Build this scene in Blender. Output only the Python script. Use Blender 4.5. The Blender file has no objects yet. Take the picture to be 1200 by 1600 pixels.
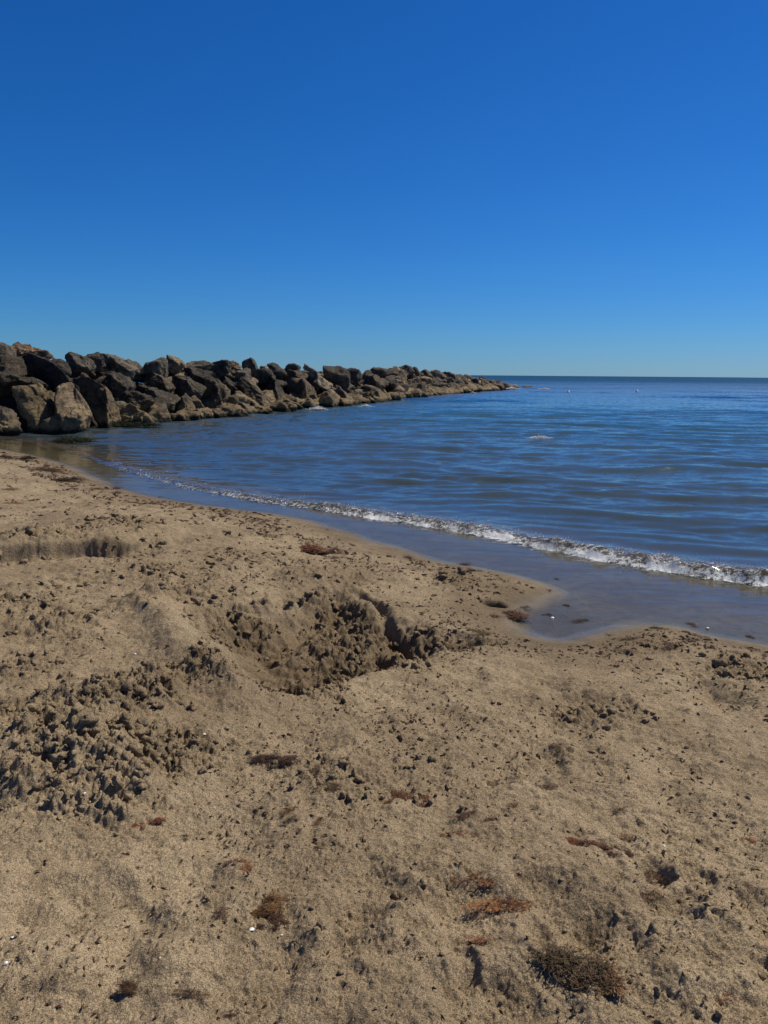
import bpy, bmesh, math, random
import numpy as np
from mathutils import Matrix, Vector

scene = bpy.context.scene
C = scene.collection
f32 = np.float32

# ------------------------------------------------------------------ camera
CAM_Z = 1.90
PITCH = math.radians(10.24)
ROLL = math.radians(0.46)
F_ = np.array([0.0, math.cos(PITCH), -math.sin(PITCH)])
R0 = np.array([1.0, 0.0, 0.0])
U0 = np.cross(R0, F_)
R_ = R0 * math.cos(ROLL) + U0 * math.sin(ROLL)
U_ = -R0 * math.sin(ROLL) + U0 * math.cos(ROLL)
cam_data = bpy.data.cameras.new("camera")
cam = bpy.data.objects.new("camera", cam_data)
C.objects.link(cam)
cam_data.sensor_fit = 'VERTICAL'
cam_data.sensor_height = 36.0
cam_data.lens = 27.0
cam_data.clip_start = 0.05
cam_data.clip_end = 80000.0
M = Matrix.Identity(4)
for i in range(3):
    M[i][0], M[i][1], M[i][2] = R_[i], U_[i], -F_[i]
M[2][3] = CAM_Z
cam.matrix_world = M
scene.camera = cam

# ------------------------------------------------------------------ sky, sun, exposure
SUN_EL = math.radians(52)
SUN_AZ = math.radians(58)          # clockwise from +Y (the view direction)
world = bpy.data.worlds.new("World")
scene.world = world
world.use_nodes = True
nt = world.node_tree
nt.nodes.clear()
w_out = nt.nodes.new('ShaderNodeOutputWorld')
w_bg = nt.nodes.new('ShaderNodeBackground')
w_sky = nt.nodes.new('ShaderNodeTexSky')
w_sky.sky_type = 'NISHITA'
w_sky.sun_disc = False
w_sky.sun_elevation = SUN_EL
w_sky.sun_rotation = SUN_AZ
w_sky.altitude = 0
w_sky.air_density = 1.0
w_sky.dust_density = 0.0
w_sky.ozone_density = 2.0
w_bg.inputs['Strength'].default_value = 0.10
# colour response of the sky, per channel (deep Mediterranean blue)
w_sep = nt.nodes.new('ShaderNodeSeparateColor')
w_com = nt.nodes.new('ShaderNodeCombineColor')
nt.links.new(w_sky.outputs[0], w_sep.inputs[0])
for _i, (_g, _k) in enumerate(((1.627, .0492), (1.09, .3464), (1.014, .8232))):
    _p = nt.nodes.new('ShaderNodeMath'); _p.operation = 'POWER'; _p.inputs[1].default_value = _g
    _m = nt.nodes.new('ShaderNodeMath'); _m.operation = 'MULTIPLY'; _m.inputs[1].default_value = _k
    nt.links.new(w_sep.outputs[_i], _p.inputs[0]); nt.links.new(_p.outputs[0], _m.inputs[0])
    nt.links.new(_m.outputs[0], w_com.inputs[_i])
# unseen overhead sky blended to grey, added to make the shadows less blue
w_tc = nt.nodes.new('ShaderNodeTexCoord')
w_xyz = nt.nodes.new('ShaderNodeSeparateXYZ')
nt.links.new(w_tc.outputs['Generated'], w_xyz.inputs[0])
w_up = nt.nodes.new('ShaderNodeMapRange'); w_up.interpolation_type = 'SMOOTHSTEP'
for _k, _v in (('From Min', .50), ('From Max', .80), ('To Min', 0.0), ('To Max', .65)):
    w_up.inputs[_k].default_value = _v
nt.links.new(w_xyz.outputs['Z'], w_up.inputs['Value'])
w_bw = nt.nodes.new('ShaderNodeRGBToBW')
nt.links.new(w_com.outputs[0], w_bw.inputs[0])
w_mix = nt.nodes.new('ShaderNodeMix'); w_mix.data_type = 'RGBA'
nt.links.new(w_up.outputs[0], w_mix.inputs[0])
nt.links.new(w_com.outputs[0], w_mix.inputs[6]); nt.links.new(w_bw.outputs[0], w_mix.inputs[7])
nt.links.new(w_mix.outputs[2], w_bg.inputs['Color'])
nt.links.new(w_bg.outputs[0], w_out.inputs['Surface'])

sun_data = bpy.data.lights.new("sun", 'SUN')
sun_data.energy = 4.6
sun_data.angle = math.radians(0.5)
sun_data.color = (1.0, 0.93, 0.80)
sun = bpy.data.objects.new("sun", sun_data)
C.objects.link(sun)
sdir = Vector((math.sin(SUN_AZ) * math.cos(SUN_EL), math.cos(SUN_AZ) * math.cos(SUN_EL), math.sin(SUN_EL)))
sun.rotation_euler = sdir.to_track_quat('Z', 'Y').to_euler()
sun.location = (20, 10, 30)

vs = scene.view_settings
vs.view_transform = 'Standard'
vs.look = 'None'
vs.exposure = 0.0
vs.gamma = 1.0
vs.use_curve_mapping = False
scene.cycles.max_bounces = 6
scene.cycles.transparent_max_bounces = 8
scene.cycles.sample_clamp_indirect = 4.0


# ------------------------------------------------------------------ numeric helpers
def hash32(ix, iy, iz, seed):
    h = (ix.astype(np.uint32) * np.uint32(0x8da6b343)) ^ (iy.astype(np.uint32) * np.uint32(0xd8163841))
    h = h ^ (iz.astype(np.uint32) * np.uint32(0xcb1ab31f)) ^ np.uint32((seed * 0x9E3779B1) & 0xffffffff)
    h = h ^ (h >> np.uint32(15)); h = h * np.uint32(0x2c1b3c6d)
    h = h ^ (h >> np.uint32(12)); h = h * np.uint32(0x297a2d39)
    return h ^ (h >> np.uint32(15))


_Z1 = np.zeros(1, np.int64)
_ang = np.linspace(0, 2 * np.pi, 256, endpoint=False)
GC, GS = np.cos(_ang).astype(f32), np.sin(_ang).astype(f32)
_rg = np.random.default_rng(5)
G3 = _rg.normal(size=(256, 3)); G3 = (G3 / np.linalg.norm(G3, axis=1)[:, None]).astype(f32)


def perlin2(x, y, seed=0):
    xf, yf = np.floor(x), np.floor(y)
    ix, iy = xf.astype(np.int64), yf.astype(np.int64)
    fx, fy = (x - xf).astype(f32), (y - yf).astype(f32)
    u = fx * fx * fx * (fx * (fx * 6 - 15) + 10)
    v = fy * fy * fy * (fy * (fy * 6 - 15) + 10)

    def g(dx, dy):
        k = hash32(ix + dx, iy + dy, _Z1, seed) & np.uint32(255)
        return GC[k] * (fx - dx) + GS[k] * (fy - dy)
    a, b, c, d = g(0, 0), g(1, 0), g(0, 1), g(1, 1)
    return (a + u * (b - a)) * (1 - v) + (c + u * (d - c)) * v


def fbm2(x, y, seed=0, octs=4, gain=0.5):
    s, a, k = 0, 1.0, 1.0
    for o in range(octs):
        s = s + a * perlin2(x * k + 17.3 * o, y * k - 9.1 * o, seed + o)
        a *= gain; k *= 2.03
    return s


def perlin3(p, seed=0):
    pf = np.floor(p)
    ip = pf.astype(np.int64)
    fr = (p - pf).astype(f32)
    t = fr * fr * fr * (fr * (fr * 6 - 15) + 10)
    out = 0
    for dx in (0, 1):
        for dy in (0, 1):
            for dz in (0, 1):
                k = hash32(ip[:, 0] + dx, ip[:, 1] + dy, ip[:, 2] + dz, seed) & np.uint32(255)
                g = G3[k]
                d = g[:, 0] * (fr[:, 0] - dx) + g[:, 1] * (fr[:, 1] - dy) + g[:, 2] * (fr[:, 2] - dz)
                w = (t[:, 0] if dx else 1 - t[:, 0]) * (t[:, 1] if dy else 1 - t[:, 1]) * (t[:, 2] if dz else 1 - t[:, 2])
                out = out + d * w
    return out


def lumps(x, y, cell, dens, seed, power=1.0, rmin=.22, rmax=.62):
    """scattered rounded lumps, in units of height relative to the cell size"""
    X, Y = x / cell, y / cell
    ix, iy = np.floor(X).astype(np.int64), np.floor(Y).astype(np.int64)
    best = np.zeros(x.shape, f32)
    k = f32(1 / 4294967296.0)
    for dx in (-1, 0, 1):
        for dy in (-1, 0, 1):
            cx, cy = ix + dx, iy + dy
            h1 = hash32(cx, cy, _Z1, seed).astype(f32) * k
            h2 = hash32(cx, cy, _Z1, seed + 71).astype(f32) * k
            h3 = hash32(cx, cy, _Z1, seed + 143).astype(f32) * k
            h4 = hash32(cx, cy, _Z1, seed + 211).astype(f32) * k
            r = rmin + (rmax - rmin) * h3 * h3
            d2 = ((X - cx - h1) ** 2 + (Y - cy - h2) ** 2) / (r * r)
            v = np.where((h4 < dens) & (d2 < 1), r * np.maximum(1 - d2, 0) ** power, 0)
            best = np.maximum(best, v.astype(f32))
    return best * cell


def sstep(a, b, x):
    t = np.clip((x - a) / (b - a), 0, 1)
    return t * t * (3 - 2 * t)


def poly_dist(x, y, P):
    """unsigned distance to a polyline"""
    d = np.full(np.shape(x), 1e9)
    for (ax, ay), (bx, by) in zip(P[:-1], P[1:]):
        vx, vy = bx - ax, by - ay
        t = np.clip(((x - ax) * vx + (y - ay) * vy) / (vx * vx + vy * vy), 0, 1)
        d = np.minimum(d, (x - ax - t * vx) ** 2 + (y - ay - t * vy) ** 2)
    return np.sqrt(d)


def inside(x, y, P):
    r = np.zeros(np.shape(x), bool)
    n = len(P)
    for i in range(n):
        (ax, ay), (bx, by) = P[i], P[(i + 1) % n]
        if ay == by:
            continue
        c = ((ay > y) != (by > y)) & (x < (bx - ax) * (y - ay) / (by - ay) + ax)
        r ^= c
    return r


def smooth_line(P, n=6):
    """Catmull-Rom through the points"""
    P = [np.array(p, float) for p in P]
    Q = [2 * P[0] - P[1]] + P + [2 * P[-1] - P[-2]]
    out = []
    for i in range(1, len(Q) - 2):
        for k in range(n):
            t = k / n
            a, b, c, d = Q[i - 1], Q[i], Q[i + 1], Q[i + 2]
            out.append(.5 * ((2 * b) + (c - a) * t + (2 * a - 5 * b + 4 * c - d) * t * t + (3 * b - a - 3 * c + d) * t ** 3))
    out.append(P[-1])
    return [tuple(p) for p in out]


def ray(px, py):
    return F_ + R_ * (px - 600) / 1200 + U_ * (800 - py) / 1200


def at(px, py, z=0.0):
    d = ray(px, py)
    t = (z - CAM_Z) / d[2]
    return d[0] * t, d[1] * t


# ------------------------------------------------------------------ shore lines (plan)
EDGE_PX = [(-420, 668), (-150, 680), (0, 702), (100, 724), (200, 766), (330, 791), (450, 806), (560, 836), (680, 872), (800, 897), (868, 917),
           (893, 930), (868, 945), (838, 962), (829, 977), (848, 991), (885, 997), (960, 977), (1040, 974), (1100, 986), (1200, 1006), (1400, 1050), (1700, 1110)]
FRONT_PX = [(-420, 664), (-150, 674), (0, 690), (60, 697), (140, 720), (250, 754), (400, 786), (520, 803), (640, 822), (760, 840), (880, 868), (1000, 888), (1100, 903), (1200, 913),
            (1400, 940), (1700, 985)]
EDGE = smooth_line([at(a, b, 0.02) for a, b in EDGE_PX])
FRONT = smooth_line([at(a, b, -0.01) for a, b in FRONT_PX])
FAR = [(400, -60), (400, 900), (-500, 900), (-500, 60)]
EDGE_POLY = EDGE + [(60, 2), (400, -60), (400, 900), (-500, 900), (-500, 60)]
FRONT_POLY = FRONT + [(60, 4), (400, -50), (400, 900), (-500, 900), (-500, 60)]


def sea_dist(x, y):
    """signed distance seaward of the wet edge"""
    d = poly_dist(x, y, EDGE)
    return np.where(inside(x, y, EDGE_POLY), d, -d)


def front_dist(x, y):
    d = poly_dist(x, y, FRONT)
    return np.where(inside(x, y, FRONT_POLY), d, -d)


def base_sand(s):
    e = np.maximum(-s, 0)
    land = 0.02 + 0.43 * (1 - np.exp(-e / 2.6))
    sp = np.maximum(s, 0)
    sea = 0.02 - 0.028 * np.minimum(sp, 2.5) - 0.065 * np.maximum(sp - 2.5, 0)
    return np.where(s > 0, np.maximum(sea, -3.0), land)


def gs(px, py):
    """plan point of the sand seen at a photo position"""
    z = 0.3
    for _ in range(8):
        x, y = at(px, py, z)
        z = float(base_sand(sea_dist(np.array([x]), np.array([y])))[0])
    return x, y


# ------------------------------------------------------------------ the shaped sand
PIT = smooth_line([gs(*p) for p in [(262, 962), (330, 945), (400, 934), (480, 922), (545, 920), (590, 948), (640, 968), (700, 982), (760, 993), (790, 1002),
                                    (730, 1014), (650, 1036), (580, 1054), (540, 1078), (470, 1094), (400, 1094), (360, 1078), (310, 1030), (262, 962)]], 4)
RIDGE = smooth_line([gs(*p) for p in [(225, 952), (262, 985), (300, 1030), (345, 1072), (385, 1098)]], 4)
CRACK = smooth_line([gs(*p) for p in [(560, 922), (592, 945), (612, 970), (640, 985)]], 4)
TRENCH = [gs(*p) for p in [(-120, 868), (0, 866), (60, 862), (130, 858), (205, 856), (250, 850)]]
_rs = random.Random(11)
# (px, py, radius across, radius along the view, depth)
PRINTS = [(540, 1438, .075, .09, .05), (475, 1490, .10, .07, .03), (930, 1097, .14, .12, .05), (868, 1195, .06, .15, .04), (1085, 1405, .15, .12, .04),
          (1190, 1440, .08, .10, .07), (1020, 1372, .07, .07, .05), (1090, 1375, .04, .10, .04), (1045, 1425, .10, .08, .035), (150, 1385, .11, .08, .03),
          (620, 1392, .05, .05, .03), (560, 1475, .09, .05, .05), (545, 1530, .05, .10, .04), (840, 1455, .04, .10, .045), (725, 1500, .03, .09, .04),
          (755, 1560, .12, .08, .04), (60, 1575, .14, .08, .03), (1160, 1585, .12, .08, .05), (1000, 1560, .12, .07, .03),
          (850, 1105, .16, .12, .03), (1130, 1095, .14, .10, .03), (700, 1130, .18, .16, .03), (480, 1170, .16, .12, .03), (1050, 1250, .15, .13, .035),
          (230, 1390, .10, .10, .02), (460, 1360, .14, .10, .025), (1150, 1230, .14, .10, .035), (60, 1420, .16, .10, .02), (160, 1060, .12, .10, .05),
          (60, 1000, .20, .14, .05), (130, 985, .10, .10, .05), (60, 900, .25, .2, .04), (400, 905, .25, .2, .03), (300, 880, .22, .25, .04), (85, 1080, .10, .12, .05)]
PRINTS_W = [(*gs(p[0], p[1]), p[2], p[3], p[4] * .55) for p in PRINTS]
for _ in range(150):
    a, r = _rs.uniform(-.75, .75), 1.4 * (11 / 1.4) ** _rs.random()
    x, y = r * math.sin(a), r * math.cos(a)
    PRINTS_W.append((x, y, _rs.uniform(.07, .19), _rs.uniform(.08, .21), _rs.uniform(.010, .030)))
# crumbly, turned-over sand: (px, py, radius, weight, added height)
CRUMB = [(205, 1100, .30, 1, .10), (150, 1190, .30, 1, .07), (255, 1190, .30, .9, .02), (330, 1065, .16, 1, .03), (90, 1130, .25, .9, .04), (520, 985, .30, .8, 0), (440, 1060, .22, .9, -.02),
         (500, 1075, .16, 1, .0), (650, 1000, .30, 1, 0), (715, 905, .24, 1, .055), (180, 835, .55, .8, .06), (60, 850, .5, .8, .04), (660, 1040, .2, .5, .0),
         (1150, 1480, .35, .9, .0), (1080, 1350, .30, .6, .0), (1180, 1050, .30, 1, .02), (930, 1110, .30, .6, .0), (600, 1190, .45, .26, .0), (700, 1230, .3, .28, .0), (850, 1150, .4, .25, 0),
         (950, 1480, .25, .7, 0), (560, 1450, .25, .6, 0), (300, 930, .5, .6, .03), (480, 900, .5, .5, .02), (90, 985, .3, .7, .02), (1120, 1580, .3, .8, 0), (780, 1560, .3, .6, 0), (630, 1370, .25, .5, 0),
         (400, 960, .25, .6, .0), (1000, 1010, .35, .6, .02), (160, 1255, .22, 1, .05),
         (60, 960, .45, .62, .02), (250, 900, .45, .55, .02), (390, 872, .35, .5, .02), (25, 1050, .3, .7, .02), (150, 905, .4, .5, 0), (330, 985, .12, .7, .02)]
CRUMB_W = [(*gs(c[0], c[1]), c[2], c[3], c[4]) for c in CRUMB]
# dark cavities: (px, py, radius across, radius along view, depth)
CAVES = [(597, 1003, .07, .10, .16), (655, 993, .10, .07, .10), (715, 1001, .07, .06, .09), (772, 943, .10, .07, .12), (480, 955, .05, .06, .05), (545, 960, .05, .05, .05),
         (765, 1005, .09, .05, .04), (280, 848, .10, .16, .06), (418, 985, .05, .05, .05), (465, 1050, .05, .05, .05), (415, 1090, .05, .04, .02)]
CAVES_W = [(*gs(c[0], c[1]), c[2], c[3], c[4]) for c in CAVES]
PIT_MOUND = [gs(560, 978), gs(500, 985), gs(455, 1000)]


def sand_field(x, y):
    """height, and the maps crumbliness, dampness, wetness of the beach"""
    s = sea_dist(x, y)
    s = s + .06 * fbm2(x * 1.1, y * 1.1, 3, 3) * sstep(12, 4, np.hypot(x, y) * .5)
    z = base_sand(s)
    e = -s
    rough = sstep(0.25, 1.3, e + .35 * fbm2(x * .9, y * .9, 31, 3))
    # crumbliness
    cr = np.zeros(x.shape)
    add = np.zeros(x.shape)
    for cx, cy, r, w, h in CRUMB_W:
        g = np.exp(-((x - cx) ** 2 + (y - cy) ** 2) / (r * r))
        cr = np.maximum(cr, g * w)
        if h:
            add = add + h * g
    patch = fbm2(x * 1.7, y * 1.7, 41, 4)
    near = np.interp(y, [1.2, 2.2, 2.75], [.42, .6, 1.0])         # trodden flat close by
    cr = near * np.clip(cr * 1.15 + .75 * np.maximum(patch - .02, 0) + .10, 0, 1)
    # slow relief
    z = z + rough * (.035 * fbm2(x * .8, y * .8, 7, 3) + .030 * fbm2(x * 2.6, y * 2.6, 9, 4) + .018 * np.abs(fbm2(x * 4.5, y * 4.5, 13, 3)))
    z = z + add * np.maximum(rough, .6)
    # wandering of the drawn outlines
    wx = .05 * fbm2(x * 3.1, y * 3.1, 51, 3) + .010 * fbm2(x * 9, y * 9, 52, 3, .6)
    wy = .06 * fbm2(x * 3.1, y * 3.1, 57, 3) + .012 * fbm2(x * 9, y * 9, 58, 3, .6)
    xw, yw = x + wx, y + wy
    # trench on the left: a small cliff facing the viewer
    d = poly_dist(xw, yw, TRENCH)
    tl = np.interp(xw, [p[0] for p in TRENCH], [p[1] for p in TRENCH])
    v = np.where(yw > tl, d, -d)
    win = sstep(TRENCH[-1][0] + .15, TRENCH[-1][0] - .35, xw) * (.75 + .6 * np.clip(.5 + fbm2(x * 2.3, y * .5, 61, 2), 0, 1))
    z = z + win * (.115 * np.exp(-np.maximum(v, 0) / .7) * sstep(-.026, .018, v) * 1.25 - .10 * np.exp(-((v + .10) / .22) ** 2))
    cr = np.maximum(cr, .95 * win * np.exp(-((v + .04) / .14) ** 2))
    # ridge and dug pit
    dr = poly_dist(xw, yw, RIDGE)
    z = z + .10 * np.exp(-(dr / .16) ** 2)
    pin = inside(xw, yw, PIT)
    pd = np.where(pin, poly_dist(xw, yw, PIT), 0)
    left = sstep(-.2, -.9, x)           # gentler, planed side
    wall = .26 + .36 * left
    pit = sstep(0, 1, np.clip(pd / wall, 0, 1)) * (.16 + .10 * left)
    mound = np.zeros(x.shape)
    for (mx, my) in PIT_MOUND:
        mound = np.maximum(mound, np.exp(-((xw - mx) ** 2 + (yw - my) ** 2) / .14 ** 2))
    z = z - pit * (1 - .35 * mound)
    inpit = sstep(.0, .12, pd) * (1 - .8 * left * sstep(.1, .5, pd) * (x < -.6))
    z = z + inpit * (.045 * fbm2(x * 4.5, y * 4.5, 65, 4, .6) - .03 * np.abs(fbm2(x * 9, y * 9, 66, 3, .6)))
    cr = np.maximum(cr, .95 * inpit * (1 - .85 * left * sstep(.08, .25, pd)))
    dc = poly_dist(xw, yw, CRACK)
    z = z - .075 * np.exp(-(dc / .035) ** 2)
    for cx, cy, rx, ry, dep in CAVES_W:
        q = ((xw - cx) / rx) ** 2 + ((yw - cy) / ry) ** 2
        z = z - dep * np.exp(-q * q)
    # foot marks
    prn = np.zeros(x.shape)
    for cx, cy, rx, ry, dep in PRINTS_W:
        m = (np.abs(x - cx) < rx * 2.6) & (np.abs(y - cy) < ry * 2.6)
        if not m.any():
            continue
        q = ((xw[m] - cx) / rx) ** 2 + ((yw[m] - cy) / ry) ** 2
        prn[m] += -dep * np.exp(-q * q) + .26 * dep * np.exp(-((np.sqrt(q) - 1.35) / .38) ** 2)
    z = z + prn * rough
    # crumbs of four sizes
    smoothp = 1 - .85 * np.exp(-(np.maximum(dr - .05, 0) / .25) ** 2) * sstep(.02, .2, pd) * left
    k = rough * smoothp * (.8 + .7 * sstep(.45, .95, cr)) * (1 - .55 * np.clip(win, 0, 1) * np.exp(-(v / .07) ** 2))
    lx, ly = x + .022 * fbm2(x * 20, y * 20, 71, 3, .6), y + .022 * fbm2(x * 20, y * 20, 77, 3, .6)
    z = z + k * (.36 * lumps(lx, ly, .15, np.clip(cr * 1.1 - .35, 0, .85), 81, .9)
                 + .38 * lumps(lx, ly, .065, np.clip(cr * .95 - .08, 0, .85), 83, .8)
                 + .50 * lumps(lx, ly, .032, np.clip(cr * .95 + .02, .02, .85), 87, .7)
                 + .75 * lumps(lx, ly, .016, np.clip(cr * .9 + .14, .06, .85), 91, .7)
                 + .70 * lumps(x, y, .009, np.clip(cr * .8 + .24, .10, .85), 95, .7))
    z = z + k * (.005 + .022 * cr) * fbm2(x * 10, y * 10, 93, 5, .66) + k * cr * .014 * (.35 - np.abs(fbm2(x * 6.5, y * 6.5, 94, 3))) + .0036 * fbm2(x * 38, y * 38, 97, 3, .65) * sstep(.0, .6, e) + k * .006 * fbm2(x * 20, y * 20, 96, 2)
    damp = np.clip(sstep(.02, .16, pit) * .8 + .42 * sstep(.35, .95, cr) * sstep(2.4, 3.2, y) + .95 * sstep(1.1, .1, e + .3 * fbm2(x * 2, y * 2, 98, 3)), 0, 1)
    wet = sstep(.38, -.12, e + .10 * fbm2(x * 1.5, y * 1.5, 99, 3))
    return z, cr, damp, wet, e


def sand_z(x, y):
    x, y = np.atleast_1d(np.asarray(x, float)), np.atleast_1d(np.asarray(y, float))
    return sand_field(x, y)[0]


# ------------------------------------------------------------------ mesh helpers
def raw_mesh(name, co, faces_idx, per, smooth=True, attrs=None):
    me = bpy.data.meshes.new(name)
    n, m = len(co), len(faces_idx) // per
    me.vertices.add(n)
    me.vertices.foreach_set('co', np.ascontiguousarray(co, f32).ravel())
    me.loops.add(m * per)
    me.loops.foreach_set('vertex_index', np.ascontiguousarray(faces_idx, np.int32))
    me.polygons.add(m)
    me.polygons.foreach_set('loop_start', np.arange(0, m * per, per, dtype=np.int32))
    me.polygons.foreach_set('loop_total', np.full(m, per, np.int32))
    me.update(calc_edges=True)
    me.polygons.foreach_set('use_smooth', np.full(m, smooth, bool))
    for k, v in (attrs or {}).items():
        me.attributes.new(k, 'FLOAT', 'POINT').data.foreach_set('value', np.ascontiguousarray(v, f32).ravel())
    return me


def grid_mesh(name, X, Y, Z, keep=None, attrs=None):
    nr, nc = X.shape
    idx = np.arange(nr * nc).reshape(nr, nc)
    q = np.stack([idx[:-1, :-1], idx[:-1, 1:], idx[1:, 1:], idx[1:, :-1]], -1).reshape(-1, 4)
    co = np.stack([X.ravel(), Y.ravel(), Z.ravel()], 1)
    attrs = {k: v.ravel() for k, v in (attrs or {}).items()}
    if keep is not None:
        q = q[keep.ravel()[q].any(1)]
        used = np.zeros(nr * nc, bool); used[q.ravel()] = True
        remap = np.cumsum(used) - 1
        q = remap[q]; co = co[used]; attrs = {k: v[used] for k, v in attrs.items()}
    return raw_mesh(name, co, q.ravel(), 4, True, attrs)


def link(name, me, mat, kind=None, label=None, cat=None, group=None, loc=None, rot=None, scale=None, color=None):
    o = bpy.data.objects.new(name, me)
    C.objects.link(o)
    if mat is not None and not me.materials:
        me.materials.append(mat)
    if kind: o['kind'] = kind
    if label: o['label'] = label
    if cat: o['category'] = cat
    if group: o['group'] = group
    if loc is not None: o.location = loc
    if rot is not None: o.rotation_euler = rot
    if scale is not None: o.scale = scale
    if color is not None: o.color = (*color, 1)
    return o


# ------------------------------------------------------------------ materials
class NT:
    def __init__(self, name):
        self.m = bpy.data.materials.new(name)
        self.m.use_nodes = True
        self.t = self.m.node_tree
        self.t.nodes.clear()
        self.out = self.t.nodes.new('ShaderNodeOutputMaterial')

    def n(self, typ, **kw):
        nd = self.t.nodes.new(typ)
        for k, v in kw.items():
            if k.startswith('i_'):
                key = k[2:].replace('_', ' ')
                self.set(nd, key, v)
            else:
                setattr(nd, k, v)
        return nd

    def set(self, nd, key, v):
        s = nd.inputs[int(key)] if key.isdigit() else nd.inputs[key]
        if isinstance(v, bpy.types.NodeSocket):
            self.t.links.new(v, s)
        else:
            s.default_value = v

    def noise(self, vec, scale, detail=3, rough=.55, dist=0):
        nd = self.n('ShaderNodeTexNoise')
        if vec is not None: self.t.links.new(vec, nd.inputs['Vector'])
        nd.inputs['Scale'].default_value = scale; nd.inputs['Detail'].default_value = detail
        nd.inputs['Roughness'].default_value = rough; nd.inputs['Distortion'].default_value = dist
        return nd

    def math(self, op, a, b=0.0, clamp=False):
        nd = self.n('ShaderNodeMath', operation=op, use_clamp=clamp)
        self.set(nd, '0', a); self.set(nd, '1', b)
        return nd.outputs[0]

    def mapr(self, v, a, b, c=0.0, d=1.0):
        nd = self.n('ShaderNodeMapRange', interpolation_type='SMOOTHSTEP')
        for k, x in zip(('Value', 'From Min', 'From Max', 'To Min', 'To Max'), (v, a, b, c, d)):
            self.set(nd, k, x)
        return nd.outputs[0]

    def mix(self, fac, a, b, mode='MIX'):
        nd = self.n('ShaderNodeMix', data_type='RGBA', blend_type=mode)
        self.set(nd, '0', fac)
        for key, v in (('6', a), ('7', b)):
            if not isinstance(v, bpy.types.NodeSocket) and len(v) == 3: v = (*v, 1)
            self.set(nd, key, v)
        return nd.outputs[2]

    def attr(self, name):
        return self.n('ShaderNodeAttribute', attribute_name=name).outputs['Fac']

    def done(self, shader):
        self.t.links.new(shader, self.out.inputs['Surface'])
        return self.m


def sand_material():
    t = NT("sand_grains")
    P = t.n('ShaderNodeNewGeometry').outputs['Position']
    big = t.noise(P, 1.3, 5, .6).outputs['Fac']
    mid = t.noise(P, 9, 4, .6).outputs['Fac']
    g1 = t.noise(P, 300, 2, .75).outputs['Fac']
    g2 = t.noise(P, 110, 4, .75).outputs['Fac']
    col = t.mix(t.mapr(big, .32, .68), (.217, .162, .103), (.308, .236, .151))
    col = t.mix(t.mapr(mid, .40, .70, 0, .55), col, (.165, .122, .072))
    gr = t.math('ADD', t.mapr(g1, .34, .66, .45, 1.60), t.mapr(g2, .34, .66, -.28, .28))
    col = t.mix(1.0, col, t.n('ShaderNodeCombineColor', i_Red=gr, i_Green=gr, i_Blue=gr).outputs[0], 'MULTIPLY')
    # bits of broken weed worked into the sand
    weed = t.noise(P, 34, 5, .72).outputs['Fac']
    wmask = t.noise(P, 2.2, 3, .6).outputs['Fac']
    wf = t.math('MULTIPLY', t.mapr(weed, .575, .66), t.mapr(wmask, .42, .60))
    wf = t.math('MULTIPLY', wf, t.attr('inland'))
    col = t.mix(t.math('MULTIPLY', wf, .80), col, (.088, .050, .026))
    damp, wet = t.attr('damp'), t.attr('wet')
    col = t.mix(t.math('MULTIPLY', damp, .85), col, t.mix(1.0, col, (.54, .51, .48), 'MULTIPLY'))
    col = t.mix(wet, col, t.mix(1.0, col, (.73, .83, .80), 'MULTIPLY'))
    b = t.n('ShaderNodeBsdfPrincipled')
    t.set(b, 'Base Color', col)
    t.set(b, 'Roughness', t.mapr(wet, 0, 1, .92, .22))
    t.set(b, 'Specular IOR Level', t.mapr(wet, 0, 1, .15, .5))
    bump = t.n('ShaderNodeBump', i_Strength=.55, i_Distance=.009)
    g3 = t.noise(P, 42, 4, .7).outputs['Fac']
    t.set(bump, 'Height', t.math('ADD', t.math('ADD', t.math('MULTIPLY', g1, .4), g2), t.math('MULTIPLY', g3, 2.0)))
    t.set(bump, 'Strength', t.mapr(wet, 0, 1, .6, .0))
    t.set(b, 'Normal', bump.outputs[0])
    return t.done(b.outputs[0])


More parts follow.
